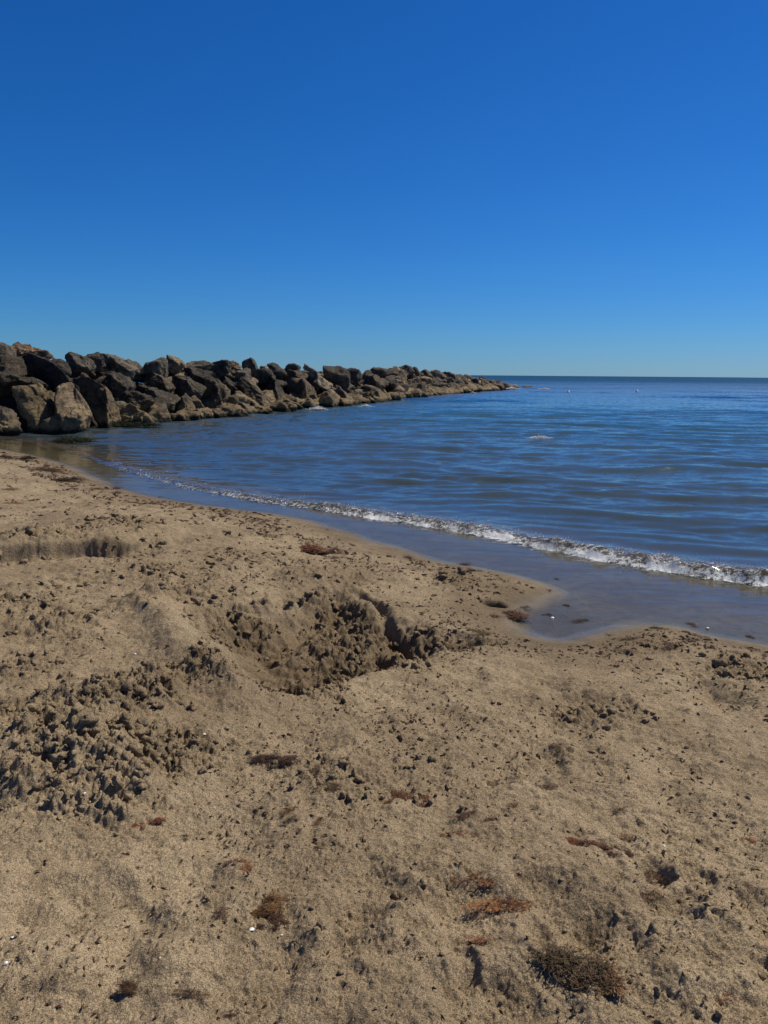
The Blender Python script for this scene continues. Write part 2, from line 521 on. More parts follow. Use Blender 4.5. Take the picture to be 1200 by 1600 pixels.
def water_material():
    t = NT("sea_water")
    geo = t.n('ShaderNodeNewGeometry')
    P = geo.outputs['Position']
    depth, chop, foam, lip = t.attr('depth'), t.attr('chop'), t.attr('foam'), t.attr('lip')
    mp = t.n('ShaderNodeMapping', i_Vector=P); mp.inputs['Scale'].default_value = (.55, 1.0, 1.0)
    n1 = t.noise(mp.outputs[0], 5.0, 3, .6)
    n2 = t.noise(mp.outputs[0], 15.0, 3, .6)

    def off(nd, k):
        v = t.n('ShaderNodeVectorMath', operation='SUBTRACT'); t.set(v, '0', nd.outputs['Color']); v.inputs[1].default_value = (.5, .5, .5)
        w = t.n('ShaderNodeVectorMath', operation='MULTIPLY'); t.set(w, '0', v.outputs[0]); w.inputs[1].default_value = (k, k, 0)
        return w.outputs[0]
    a = t.n('ShaderNodeVectorMath', operation='ADD'); t.set(a, '0', off(n1, .62)); t.set(a, '1', off(n2, .42))
    sc = t.n('ShaderNodeVectorMath', operation='SCALE'); t.set(sc, '0', a.outputs[0]); t.set(sc, 'Scale', chop)
    ad = t.n('ShaderNodeVectorMath', operation='ADD'); t.set(ad, '0', geo.outputs['Normal']); t.set(ad, '1', sc.outputs[0])
    nn = t.n('ShaderNodeVectorMath', operation='NORMALIZE'); t.set(nn, '0', ad.outputs[0])
    N = nn.outputs[0]
    # body colour: silty inshore, blue-green offshore
    patch = t.noise(P, .22, 3, .5).outputs['Fac']
    dd = t.math('ADD', depth, t.math('MULTIPLY', t.math('SUBTRACT', patch, .5), .9))
    c = t.mix(t.mapr(dd, -.05, .32), (.088, .078, .060), (.056, .080, .098))
    c = t.mix(t.mapr(dd, .5, 2.0), c, (.034, .090, .128))
    c = t.mix(t.mapr(depth, 2.4, 3.0), c, (.003, .044, .104))
    c = t.mix(t.attr('silt'), c, (.125, .096, .062))
    body = t.n('ShaderNodeBsdfDiffuse', i_Color=c)
    clear = t.n('ShaderNodeBsdfTransparent'); clear.inputs[0].default_value = (.93, .95, .93, 1)
    k = t.math('SUBTRACT', 1.0, t.math('POWER', 2.718, t.math('MULTIPLY', depth, -3.6)), True)
    m1 = t.n('ShaderNodeMixShader'); t.set(m1, '0', k); t.set(m1, '1', clear.outputs[0]); t.set(m1, '2', body.outputs[0])
    gl = t.n('ShaderNodeBsdfGlossy', i_Normal=N); t.set(gl, 'Roughness', t.mapr(chop, .1, 2.0, .09, .2))
    gl.inputs['Color'].default_value = (.95, .95, .95, 1)
    fr = t.n('ShaderNodeFresnel', i_Normal=N); fr.inputs['IOR'].default_value = 1.33
    m2 = t.n('ShaderNodeMixShader'); t.set(m2, '0', t.math('MULTIPLY', fr.outputs[0], lip, True)); t.set(m2, '1', m1.outputs[0]); t.set(m2, '2', gl.outputs[0])
    wh = t.n('ShaderNodeBsdfDiffuse'); wh.inputs[0].default_value = (.78, .80, .80, 1)
    fn = t.math('ADD', t.math('MULTIPLY', t.noise(P, 20, 3, .6).outputs['Fac'], .5), t.math('MULTIPLY', t.noise(P, 85, 3, .7).outputs['Fac'], .5))
    ff = t.math('MULTIPLY', t.mapr(foam, .015, .15, 0, .92), t.mapr(t.math('ADD', fn, t.math('MULTIPLY', foam, .31)), .565, .73))
    m3 = t.n('ShaderNodeMixShader'); t.set(m3, '0', ff); t.set(m3, '1', m2.outputs[0]); t.set(m3, '2', wh.outputs[0])
    return t.done(m3.outputs[0])


def rock_material():
    t = NT("weathered_limestone")
    tc = t.n('ShaderNodeTexCoord').outputs['Object']
    info = t.n('ShaderNodeObjectInfo')
    P = t.n('ShaderNodeNewGeometry').outputs['Position']
    z = t.n('ShaderNodeSeparateXYZ', i_Vector=P).outputs['Z']
    off = t.n('ShaderNodeVectorMath', operation='ADD'); t.set(off, '0', P)
    rv = t.n('ShaderNodeCombineXYZ', i_X=t.math('MULTIPLY', info.outputs['Random'], 37.0)); t.set(off, '1', rv.outputs[0])
    V = off.outputs[0]
    n1 = t.noise(V, 1.3, 6, .62).outputs['Fac']
    n2 = t.noise(V, 5.0, 7, .70).outputs['Fac']
    n3 = t.noise(V, 19.0, 6, .75).outputs['Fac']
    lay = t.n('ShaderNodeMapping', i_Vector=V); lay.inputs['Scale'].default_value = (.6, .6, 2.6); lay.inputs['Rotation'].default_value = (.5, .3, 0)
    n4 = t.noise(lay.outputs[0], 3.2, 6, .72, .6).outputs['Fac']
    col = t.mix(t.mapr(n1, .38, .62), t.mix(1.0, info.outputs['Color'], (.50, .50, .52), 'MULTIPLY'), t.mix(1.0, info.outputs['Color'], (1.30, 1.22, 1.10), 'MULTIPLY'))
    col = t.mix(t.mapr(n2, .48, .62, 0, .70), col, (.034, .031, .028))      # dark lichen
    col = t.mix(t.mapr(n3, .54, .68, 0, .55), col, (.21, .185, .15))
    col = t.mix(t.mapr(n4, .60, .70, 0, .6), col, (.018, .017, .016))       # cracks and pits
    zz = t.math('ADD', z, t.math('MULTIPLY', t.math('SUBTRACT', n1, .5), 1.1))
    tan = t.math('MULTIPLY', t.mapr(zz, .90, .30), t.mapr(n2, .64, .44, .35, .9))
    col = t.mix(tan, col, (.32, .233, .130))                               # salt-scoured band
    zt = t.math('ADD', z, t.math('MULTIPLY', t.math('SUBTRACT', n2, .5), .55))
    col = t.mix(t.mapr(zt, .22, .08), col, (.018, .019, .014))              # weed line
    b = t.n('ShaderNodeBsdfPrincipled')
    t.set(b, 'Base Color', col)
    b.inputs['Roughness'].default_value = .88
    b.inputs['Specular IOR Level'].default_value = .25
    bump = t.n('ShaderNodeBump', i_Strength=1.0, i_Distance=.22)
    t.set(bump, 'Height', t.math('ADD', t.math('ADD', n2, t.math('MULTIPLY', n3, .45)), t.math('MULTIPLY', n4, -.8)))
    t.set(b, 'Normal', bump.outputs[0])
    return t.done(b.outputs[0])


def weed_material():
    t = NT("dried_seaweed")
    info = t.n('ShaderNodeObjectInfo')
    P = t.n('ShaderNodeNewGeometry').outputs['Position']
    n1 = t.noise(P, 45, 3, .6).outputs['Fac']
    n2 = t.noise(P, 240, 2, .6).outputs['Fac']
    col = t.mix(t.mapr(n1, .35, .65), t.mix(1.0, info.outputs['Color'], (.5, .46, .42), 'MULTIPLY'), t.mix(1.0, info.outputs['Color'], (1.35, 1.3, 1.25), 'MULTIPLY'))
    col = t.mix(t.mapr(n2, .60, .74, 0, .35), col, (.24, .18, .115))         # clinging sand
    b = t.n('ShaderNodeBsdfPrincipled')
    t.set(b, 'Base Color', col); b.inputs['Roughness'].default_value = .75
    b.inputs['Specular IOR Level'].default_value = .3
    return t.done(b.outputs[0])


def plain_material(name, col, rough, spec=.4, var=.15, scale=60):
    t = NT(name)
    P = t.n('ShaderNodeTexCoord').outputs['Object']
    n1 = t.noise(P, scale, 3, .6).outputs['Fac']
    c = t.mix(t.mapr(n1, .3, .7), tuple(v * (1 - var) for v in col), tuple(min(1, v * (1 + var)) for v in col))
    b = t.n('ShaderNodeBsdfPrincipled')
    t.set(b, 'Base Color', c); b.inputs['Roughness'].default_value = rough
    b.inputs['Specular IOR Level'].default_value = spec
    return t.done(b.outputs[0])


SAND, WATER, ROCK, WEED = sand_material(), water_material(), rock_material(), weed_material()
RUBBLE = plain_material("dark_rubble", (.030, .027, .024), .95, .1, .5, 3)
def foam_material():
    t = NT("foam_bubbles")
    d = t.n('ShaderNodeBsdfDiffuse'); d.inputs[0].default_value = (.86, .86, .86, 1)
    tr = t.n('ShaderNodeBsdfTranslucent'); tr.inputs[0].default_value = (.86, .86, .86, 1)
    g = t.n('ShaderNodeBsdfGlossy'); g.inputs['Roughness'].default_value = .25
    m = t.n('ShaderNodeMixShader'); t.set(m, '0', .45); t.set(m, '1', d.outputs[0]); t.set(m, '2', tr.outputs[0])
    m2 = t.n('ShaderNodeMixShader'); t.set(m2, '0', .10); t.set(m2, '1', m.outputs[0]); t.set(m2, '2', g.outputs[0])
    return t.done(m2.outputs[0])


FOAM = foam_material()
SHELL = plain_material("bleached_shell", (.80, .78, .74), .45, .4, .06)
FLOAT = plain_material("white_float", (.80, .80, .78), .4, .5, .05, 8)

# ------------------------------------------------------------------ sand
ang = np.concatenate([np.arange(-1.35, -.62, .008), np.arange(-.62, .62, .00165), np.arange(.62, 1.35, .008)])
rad = np.concatenate([np.exp(np.arange(math.log(.35), math.log(1.3), .012)), np.exp(np.arange(math.log(1.3), math.log(8.0), .0023)),
                      np.exp(np.arange(math.log(8.0), math.log(14), .0040)), np.exp(np.arange(math.log(14), math.log(75), .012))])
RR, AA = np.meshgrid(rad, ang, indexing='ij')
X, Y = RR * np.sin(AA), RR * np.cos(AA)
Z, cr, damp, wet, e = sand_field(X, Y)
SAND_ME = grid_mesh("sand", X, Y, Z, attrs={'damp': damp, 'wet': wet, 'inland': sstep(.5, 1.6, e)})
link("sand", SAND_ME, SAND, kind='structure')

# ------------------------------------------------------------------ sea
ang = np.concatenate([np.arange(-1.0, -.56, .008), np.arange(-.56, .60, .0019), np.arange(.60, 1.35, .008)])
rad = np.concatenate([np.exp(np.arange(math.log(4.0), math.log(16), .0038)), np.exp(np.arange(math.log(16), math.log(400), .0050)), np.exp(np.arange(math.log(400), math.log(40000), .02))])
RR, AA = np.meshgrid(rad, ang, indexing='ij')
X, Y = RR * np.sin(AA), RR * np.cos(AA)
S = sea_dist(X, Y); T = front_dist(X, Y)
DR = RR * .0050
rw = np.random.default_rng(34)
wxp = X + 1.3 * fbm2(X * .13, Y * .13, 5, 2) + .12 * fbm2(X * .3, Y * .7, 6, 2)
wyp = Y + 1.6 * fbm2(X * .11, Y * .11, 15, 2) + .10 * fbm2(X * .28, Y * .6, 16, 2)
WV = np.zeros(X.shape)
comps = [(6.5, .017, -.20), (4.3, .015, -.32), (3.1, .014, -.10), (2.3, .013, -.45)]
for _ in range(42):
    lam = .28 * (1.9 / .28) ** rw.random()
    comps.append((lam, lam * (.0072 if lam > .75 else .0102) * rw.uniform(.6, 1.3), rw.normal(-.15, .22 if lam > .8 else .42)))
grp = .75 + .9 * fbm2(X * .25, Y * .45, 25, 2)
grp2 = np.clip(.8 + 1.1 * fbm2(X * .35, Y * .8, 29, 2), .25, 1.15)
for i, (lam, am, dr_) in enumerate(comps):
    k = 2 * math.pi / lam
    ph = (wxp * math.sin(dr_) - wyp * math.cos(dr_)) * -k + rw.uniform(0, 6.28)
    w = np.sin(ph)
    w = w - .22 * np.cos(2 * ph) if i < 4 else w
    WV += am * w * sstep(2.2, 4.5, lam / DR) * (grp if i < 4 else grp2)
for lam in (3., 6., 12., 24.):                 # wind sea farther out
    WV += lam * .022 * fbm2(X / lam * .6, Y / lam, int(lam), 1) * sstep(2.5, 5, lam / DR) * sstep(20, 70, RR)
far_fade = sstep(900, 300, RR)
WV = .085 * np.tanh(WV / .085) * far_fade
sb = base_sand(S)
amp = np.interp(X, [-14, -7, -4, -1, 1, 4, 8], [.008, .015, .035, .05, .075, .11, .12]) * (.7 + .6 * np.clip(.5 + perlin2(X * .9, Y * .9, 33), 0, 1))
Tn = T + .10 * fbm2(X * 1.3, Y * 1.3, 35, 3) + .03 * fbm2(X * 6, Y * 6, 37, 2)
film = sb + .012 * sstep(-.15, .9, S) - .03 * sstep(.05, -.7, S) + .0028 * fbm2(X * 1.6, Y * 6, 39, 4) * sstep(.1, .6, S)
w = sstep(0, .55, Tn)
bore = amp * np.where(Tn > .16, np.exp(-((Tn - .16) / .34) ** 2), sstep(-.02, .16, Tn))
bore = bore * (1 + .5 * fbm2(X * 5, Y * 5, 43, 3)) + amp * .14 * fbm2(X * 17, Y * 17, 45, 3) * np.exp(-((Tn - .15) / .22) ** 2)
ZW = film * (1 - w) + w * (np.maximum(0.0, sb + .02) + WV * (.15 + .85 * sstep(.2, 3.5, Tn))) + bore
depth = np.clip(ZW - sb, 0, 3)
depth = np.where(Tn > .2, np.maximum(depth, 0), depth)
depth = depth + .35 * sstep(.0, .35, Tn)                       # stirred-up sand makes the surf cloudy
depth = np.maximum(depth, 3.0 * sstep(60, 140, RR))
chop = np.where(Tn < 0, .09, .06 + .20 * sstep(0, .6, Tn) + .36 * sstep(.4, 4, Tn) + .35 * sstep(14, 40, RR))
chop = chop + .8 * sstep(30, 120, RR) + .8 * sstep(120, 700, RR)
right = np.interp(X, [-9, -6, -3, 0, 3], [.0, .06, .36, .80, 1.0])
fpat = .55 + .9 * fbm2(X * 2.2, Y * 2.2, 53, 3)
fo = (.90 * np.exp(-((Tn - .045) / .06) ** 2) + .40 * np.exp(-((Tn - .16) / .24) ** 2)) * right * np.clip(fpat, .45, 1.15)
# little whitecaps far out
wc = sstep(.62, .75, fbm2(X * .18, Y * .5, 47, 2)) * sstep(30, 60, RR) * .0
S_keep = S > -.6
WATER_ME = grid_mesh("sea", X, Y, ZW, S_keep, {'depth': depth, 'silt': .85 * np.exp(-((Tn - .25) / .65) ** 2) * (Tn > -.05), 'chop': chop, 'foam': np.clip(fo + wc, 0, 1), 'lip': sstep(-.04, .16, S + .06 * fbm2(X * 2, Y * 2, 59, 3)) * (1 - .72 * sstep(50, 300, RR))})
link("sea", WATER_ME, WATER, kind='structure')

# ------------------------------------------------------------------ boulders
_ico = {}


def ico(sub):
    if sub not in _ico:
        bm = bmesh.new()
        bmesh.ops.create_icosphere(bm, subdivisions=sub, radius=1.0)
        bm.verts.ensure_lookup_table()
        v = np.array([tuple(q.co) for q in bm.verts]); v /= np.linalg.norm(v, axis=1)[:, None]
        fa = np.array([[q.index for q in p.verts] for p in bm.faces])
        bm.free()
        _ico[sub] = (v, fa)
    return _ico[sub]


def boulder(name, seed, sub, size, tilt=0.0, sharp=9.0, planes=13, rough=.06, flat=1.0, cut=None):
    """an angular boulder filling a box of the given size (x across, y deep, z high)"""
    r = np.random.default_rng(seed)
    u, fa = ico(sub)
    n = r.normal(size=(planes, 3)); n /= np.linalg.norm(n, axis=1)[:, None]
    d = r.uniform(.62, 1.0, planes)
    if cut:
        n = np.array([c_[:3] for c_ in cut], float); n /= np.linalg.norm(n, axis=1)[:, None]
        d = np.array([c_[3] for c_ in cut], float)
    q = np.maximum(u @ n.T, 0) / d
    rad_ = (np.sum(q ** sharp, axis=1) + .62 ** sharp) ** (-1 / sharp)
    p = u * rad_[:, None]
    p[:, 2] *= flat
    c, s = math.cos(tilt), math.sin(tilt)
    p = p @ np.array([[c, 0, s], [0, 1, 0], [-s, 0, c]]).T
    lo, hi = p.min(0), p.max(0)
    p = (p - (lo + hi) / 2) / (hi - lo) * np.array(size)
    m = min(size)
    nn = u
    w = p / m
    w = w + .10 * np.stack([perlin3(w * 3 + seed, 11), perlin3(w * 3 + seed, 12), perlin3(w * 3 + seed, 13)], 1)
    st = perlin3(w * np.array([1.2, 1.2, 3.4]) + seed, 7)          # bedding ledges
    dsp = .9 * perlin3(w * 1.7 + seed, 1) + .75 * perlin3(w * 3.4 + seed, 2) - .9 * np.abs(perlin3(w * 3.0 + seed, 8)) - .7 * np.abs(perlin3(w * 6.5 + seed, 3)) + .9 * (np.floor(st * 5) / 5)
    if sub >= 4:
        dsp = dsp + .42 * perlin3(w * 12 + seed, 4) - .25 * np.maximum(perlin3(w * 9 + seed * 2, 6) - .18, 0) * 4
    if sub >= 5:
        dsp = dsp + .26 * perlin3(w * 25 + seed, 5)
    p = p + nn * (dsp * rough * m)[:, None]
    return raw_mesh(name, p, fa.ravel(), 3, True)


WL_PX = [(-420, 668), (-90, 682), (0, 684), (70, 680), (140, 683), (250, 660), (380, 650), (500, 636), (560, 633), (640, 622), (740, 612), (806, 606)]
WLINE = [at(a, b, 0.0) for a, b in WL_PX]
WLA = np.array(WLINE)
WLEN = np.concatenate([[0], np.cumsum(np.hypot(*np.diff(WLA, axis=0).T))])


def along(sv):
    """point and inland normal on the breakwater's foot line at arc length sv"""
    x, y = np.interp(sv, WLEN, WLA[:, 0]), np.interp(sv, WLEN, WLA[:, 1])
    x2, y2 = np.interp(sv + 3, WLEN, WLA[:, 0]), np.interp(sv + 3, WLEN, WLA[:, 1])
    x1, y1 = np.interp(sv - 3, WLEN, WLA[:, 0]), np.interp(sv - 3, WLEN, WLA[:, 1])
    tx, ty = x2 - x1, y2 - y1
    L = math.hypot(tx, ty)
    return x, y, -ty / L, tx / L, tx / L, ty / L


S_OF_X = lambda px: float(np.interp(px, [p[0] for p in WL_PX], WLEN))
CRESTS = ([S_OF_X(v) for v in (-420, 0, 100, 250, 400, 520, 600, 690, 740, 772, 806)], [2.7, 2.6, 2.45, 2.4, 2.35, 2.2, 2.15, 2.0, 1.8, 1.35, .5])


def crest(sv):
    return float(np.interp(sv, *CRESTS))


def face_point(px, py, push=0.0):
    """where the view ray through a photo position meets the breakwater's sloping face"""
    d = ray(px, py)
    t = np.arange(16, 150, .08)
    X_, Y_, Z_ = d[0] * t, d[1] * t, CAM_Z + d[2] * t
    bd, bs = np.full(t.shape, 1e9), np.zeros(t.shape)
    for i in range(len(WLA) - 1):
        v = WLA[i + 1] - WLA[i]
        L2 = v @ v
        k = np.clip(((X_ - WLA[i, 0]) * v[0] + (Y_ - WLA[i, 1]) * v[1]) / L2, 0, 1)
        dd = np.hypot(X_ - WLA[i, 0] - k * v[0], Y_ - WLA[i, 1] - k * v[1])
        better = dd < bd
        bd, bs = np.where(better, dd, bd), np.where(better, WLEN[i] + k * math.sqrt(L2), bs)
    h = np.interp(bs, *CRESTS)
    hit = inside(X_, Y_, WL_POLY) & ((Z_ <= np.minimum(h, bd * .72)) | (bd >= h / .72 + .3))
    i = int(np.argmax(hit))
    assert hit[i]
    return float(X_[i]), float(Y_[i]), float(Z_[i]), float(t[i])


WL_POLY = WLINE + [(WLINE[-1][0] - 6, WLINE[-1][1] + 9), (-90, 240), (-90, 22)]


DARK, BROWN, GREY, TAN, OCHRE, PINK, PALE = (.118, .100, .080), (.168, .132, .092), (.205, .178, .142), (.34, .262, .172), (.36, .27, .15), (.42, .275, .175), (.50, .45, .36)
# x0, x1, y0, y1 in the photo, colour, tilt, flatness, label
NEAR = [
    (14, 82, 535, 566, PINK, 0, .8, "pinkish tan boulder crowning the breakwater's shoreward end, above the big dark slab"),
    (-30, 24, 539, 582, GREY, .2, 1, "grey cracked crest boulder cut by the photo's edge, left of the pinkish tan one"),
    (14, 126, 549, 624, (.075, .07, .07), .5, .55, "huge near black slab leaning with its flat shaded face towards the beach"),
    (-40, 30, 576, 628, DARK, -.4, .8, "dark jagged boulder at the photo's edge, left of the huge leaning slab"),
    (-35, 30, 628, 680, GREY, .1, .9, "smooth dark grey round boulder sitting on the sand beside green weed"),
    (25, 94, 604, 674, OCHRE, .2, .9, "ochre pitted boulder under the huge slab, left of the pointed one"),
    (84, 140, 603, 690, TAN, 1.25, .75, "tall pointed boulder with a tan foot and weedy base, standing out in the water"),
    (118, 190, 588, 666, BROWN, .75, .65, "big wedge with dark left face and long tan slope, right of the pointed boulder"),
    (184, 242, 632, 664, OCHRE, .25, .6, "low tan rounded boulder awash, right of the wedge's long slope"),
    (178, 240, 610, 642, BROWN, .3, .6, "brown flat-topped boulder resting just above the low tan one"),
    (142, 214, 580, 622, DARK, .25, .8, "dark rounded boulder with fine cracks, upslope of the wedge"),
    (104, 150, 550, 592, GREY, .45, .7, "pale grey crest boulder with a dark undercut, right of the pinkish tan crown boulder"),
    (130, 164, 549, 582, DARK, -.2, 1, "dark craggy crest boulder wedged against the pale undercut one"),
    (155, 214, 552, 592, GREY, .4, .7, "broad grey crest boulder with a ragged peak, right of the dark craggy one"),
    (8, 34, 574, 596, BROWN, 0, 1, "small rounded brown stone lodged above the left edge of the huge slab's foot"),
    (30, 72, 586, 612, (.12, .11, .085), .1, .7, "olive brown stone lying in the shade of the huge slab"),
    (60, 118, 634, 668, BROWN, .3, .8, "half-hidden brown boulder in the gap between ochre and pointed boulders"),
    (215, 264, 558, 592, GREY, 0, .8, "rounded grey crest boulder mottled black, left of the tan pointed crest stone"),
    (258, 291, 555, 584, TAN, .9, .9, "tan pointed crest stone rising above its neighbours"),
    (224, 272, 580, 618, BROWN, .5, .8, "brown triangular boulder below the mottled grey crest boulder"),
    (208, 284, 600, 640, DARK, .4, .5, "long dark slab sloping down to the right, above the waterline tan stones"),
    (264, 322, 586, 622, DARK, .3, .8, "dark blocky boulder with a bright top edge, right of the brown triangular one"),
    (270, 332, 572, 602, DARK, .25, .7, "black weathered boulder under the crest, below a long low crest stone"),
    (288, 334, 563, 584, GREY, 0, .6, "long low grey crest stone right of the tan pointed one"),
    (330, 361, 561, 588, DARK, .6, .8, "dark round-shouldered crest boulder with a split beside it"),
    (354, 378, 562, 586, TAN, .2, .9, "small tan crest stone squeezed between two dark boulders"),
    (378, 405, 559, 594, GREY, 1.1, .7, "upright grey crest boulder standing left of the white stone"),
    (405, 421, 571, 583, PALE, .1, .9, "small bright white stone gleaming on the crest"),
    (396, 432, 574, 606, DARK, .3, .9, "dark boulder directly under the white stone"),
    (298, 378, 583, 647, BROWN, .35, .7, "very large brown boulder at mid face with a broad sunlit slope"),
    (370, 430, 592, 648, BROWN, .7, .7, "large ridged brown boulder sloping to the water, right of the broad sunlit one"),
    (335, 391, 631, 653, OCHRE, .05, .8, "smooth oval tan boulder lying at the water's edge"),
    (388, 422, 636, 655, DARK, .3, .8, "dark wet boulder at the waterline, right of the oval tan one"),
    (282, 336, 638, 660, TAN, .1, .7, "rough tan boulder at the waterline, left of the oval one"),
    (252, 298, 645, 667, BROWN, .1, .7, "weed-blackened boulder awash, third along the waterline from the wedge"),
    (232, 270, 632, 656, TAN, .4, .7, "reddish tan stone beneath the end of the long dark slab"),
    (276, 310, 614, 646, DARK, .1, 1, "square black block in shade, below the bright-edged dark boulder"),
    (368, 392, 575, 600, GREY, 1.0, .8, "small pointed grey boulder below the upright crest boulder"),
    (418, 450, 566, 592, DARK, .1, .9, "dark domed crest boulder first right of the white stone"),
    (445, 470, 568, 586, DARK, .5, .8, "small black crest boulder left of the pale tilted slab"),
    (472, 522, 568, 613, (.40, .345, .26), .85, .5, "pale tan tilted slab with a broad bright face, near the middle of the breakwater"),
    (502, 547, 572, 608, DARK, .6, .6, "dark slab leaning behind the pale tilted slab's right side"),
    (440, 482, 575, 600, BROWN, .3, .8, "brown boulder left of the pale tilted slab"),
    (443, 500, 590, 632, BROWN, .35, .7, "big brown boulder with a shaded hollow beneath, below the pale tilted slab"),
    (412, 448, 586, 632, DARK, .4, .8, "tall dark boulder left of the shaded hollow"),
    (514, 560, 602, 638, BROWN, .55, .6, "flat brown slab sloping right, below the dark leaning slab"),
    (487, 533, 609, 636, TAN, .1, .8, "tan knobbly boulder just above the larger foam splash"),
    (466, 493, 622, 641, TAN, .6, .8, "small tan wedge touching the larger foam splash"),
    (424, 466, 630, 650, BROWN, .2, .7, "brown boulder awash left of the larger foam splash"),
    (543, 566, 575, 602, GREY, 1.0, .5, "thin grey slab on edge on the crest, sea sky behind it"),
    (560, 608, 584, 610, BROWN, .2, .7, "wide brown boulder on the upper face right of the thin upright slab"),
    (562, 608, 603, 632, BROWN, .5, .7, "brown boulder with a bright left edge, above the smaller foam splash"),
    (604, 652, 594, 626, TAN, .35, .7, "long tan boulder at the foot, right of the smaller foam splash"),
    (574, 614, 574, 590, DARK, .1, .7, "low dark crest boulder at the start of the far crest"),
    (612, 632, 575, 590, DARK, .6, .9, "dark peaked crest boulder beyond the low dark one"),
    (636, 656, 573, 592, DARK, .9, .9, "sharp dark crest boulder pointing at the sky, far half of the breakwater"),
    (668, 690, 577, 592, PALE, .3, .7, "pale flat stone standing out on the far crest"),
]
n_rocks = 0


def put_boulder(name_seed, sub, loc, size, rotz, color, label, tilt=0., flat=1., me=None, sharp=9., rough=.06, planes=13, cut=None):
    global n_rocks
    n_rocks += 1
    if me is None:
        me = boulder("boulder", name_seed, sub, size, tilt, sharp, planes, rough, flat, cut)
    return link("boulder", me, ROCK, label=label, cat="boulder", group="boulders of the breakwater", loc=loc, rot=(0, 0, rotz), color=color)


# flat faces of the boulders whose shape is plain to see: (normal x right, y away, z up, distance)
CUT = {2: [(-.35, -.9, -.28, .30), (.62, .1, .78, .34), (-.2, .1, .98, .62), (.75, -.5, .1, .80), (-.9, .1, .3, .85), (0, .9, 0, .6), (0, 0, -1, .6), (.3, -.2, -.9, .55)],
       6: [(-.6, -.75, .15, .50), (.72, -.5, .45, .50), (.1, -.85, -.1, .62), (.1, .6, .75, .72), (0, 1, 0, .7), (0, 0, -1, .9), (.9, .3, .1, .7)],
       7: [(-.72, -.66, -.12, .42), (.55, -.35, .62, .42), (.1, .5, .85, .62), (0, 1, 0, .7), (0, 0, -1, .7), (1, 0, -.1, .85), (-.5, .1, .85, .6)],
       40: [(.45, -.60, .66, .34), (-.7, -.65, -.1, .5), (-.3, .2, .95, .55), (.85, -.4, -.3, .7), (0, 1, 0, .7), (0, 0, -1, .6)]}
_rc = random.Random(17)
for _i in (7, 10, 13, 19, 20, 21, 22, 29, 30, 42, 43, 44, 45, 46, 50, 51, 52):
    if _i not in CUT:                      # boulders bedded with a broad face to the sea
        j = lambda: _rc.uniform(-.18, .18)
        CUT[_i] = [(.45 + j(), -.5 + j(), .65 + j(), .40), (-.7 + j(), -.6 + j(), j(), .5), (.9, -.3 + j(), -.2 + j(), .62), (j(), .2, 1, .58), (-.4 + j(), -.3 + j(), .8, .58),
                   (0, 1, 0, .7), (0, 0, -1, .6), (.2 + j(), -.9, -.3 + j(), .52)]
rb = random.Random(4)
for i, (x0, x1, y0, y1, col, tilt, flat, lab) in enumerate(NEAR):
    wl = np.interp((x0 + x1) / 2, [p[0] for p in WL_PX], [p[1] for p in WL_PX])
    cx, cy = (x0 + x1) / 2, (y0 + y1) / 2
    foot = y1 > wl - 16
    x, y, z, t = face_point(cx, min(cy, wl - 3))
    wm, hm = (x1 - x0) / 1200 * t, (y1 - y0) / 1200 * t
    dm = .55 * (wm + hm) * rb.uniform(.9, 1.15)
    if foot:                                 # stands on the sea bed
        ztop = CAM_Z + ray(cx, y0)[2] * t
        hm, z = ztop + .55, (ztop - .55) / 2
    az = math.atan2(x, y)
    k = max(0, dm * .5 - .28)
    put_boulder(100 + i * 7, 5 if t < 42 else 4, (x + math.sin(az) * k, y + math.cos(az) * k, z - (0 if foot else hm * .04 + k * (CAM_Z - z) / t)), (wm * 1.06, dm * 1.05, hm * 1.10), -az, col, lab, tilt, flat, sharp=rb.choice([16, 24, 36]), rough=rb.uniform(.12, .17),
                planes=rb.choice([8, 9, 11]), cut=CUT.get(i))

ORD = ("first second third fourth fifth sixth seventh eighth ninth tenth eleventh twelfth thirteenth fourteenth fifteenth sixteenth seventeenth eighteenth nineteenth twentieth").split()
TENS = {2: "twenty", 3: "thirty", 4: "forty", 5: "fifty", 6: "sixty", 7: "seventy"}


def ordinal(n):
    if n <= 20: return ORD[n - 1]
    a, b = divmod(n, 10)
    if b == 0: return TENS[a][:-1] + "ieth"
    return TENS[a] + "-" + ORD[b - 1]


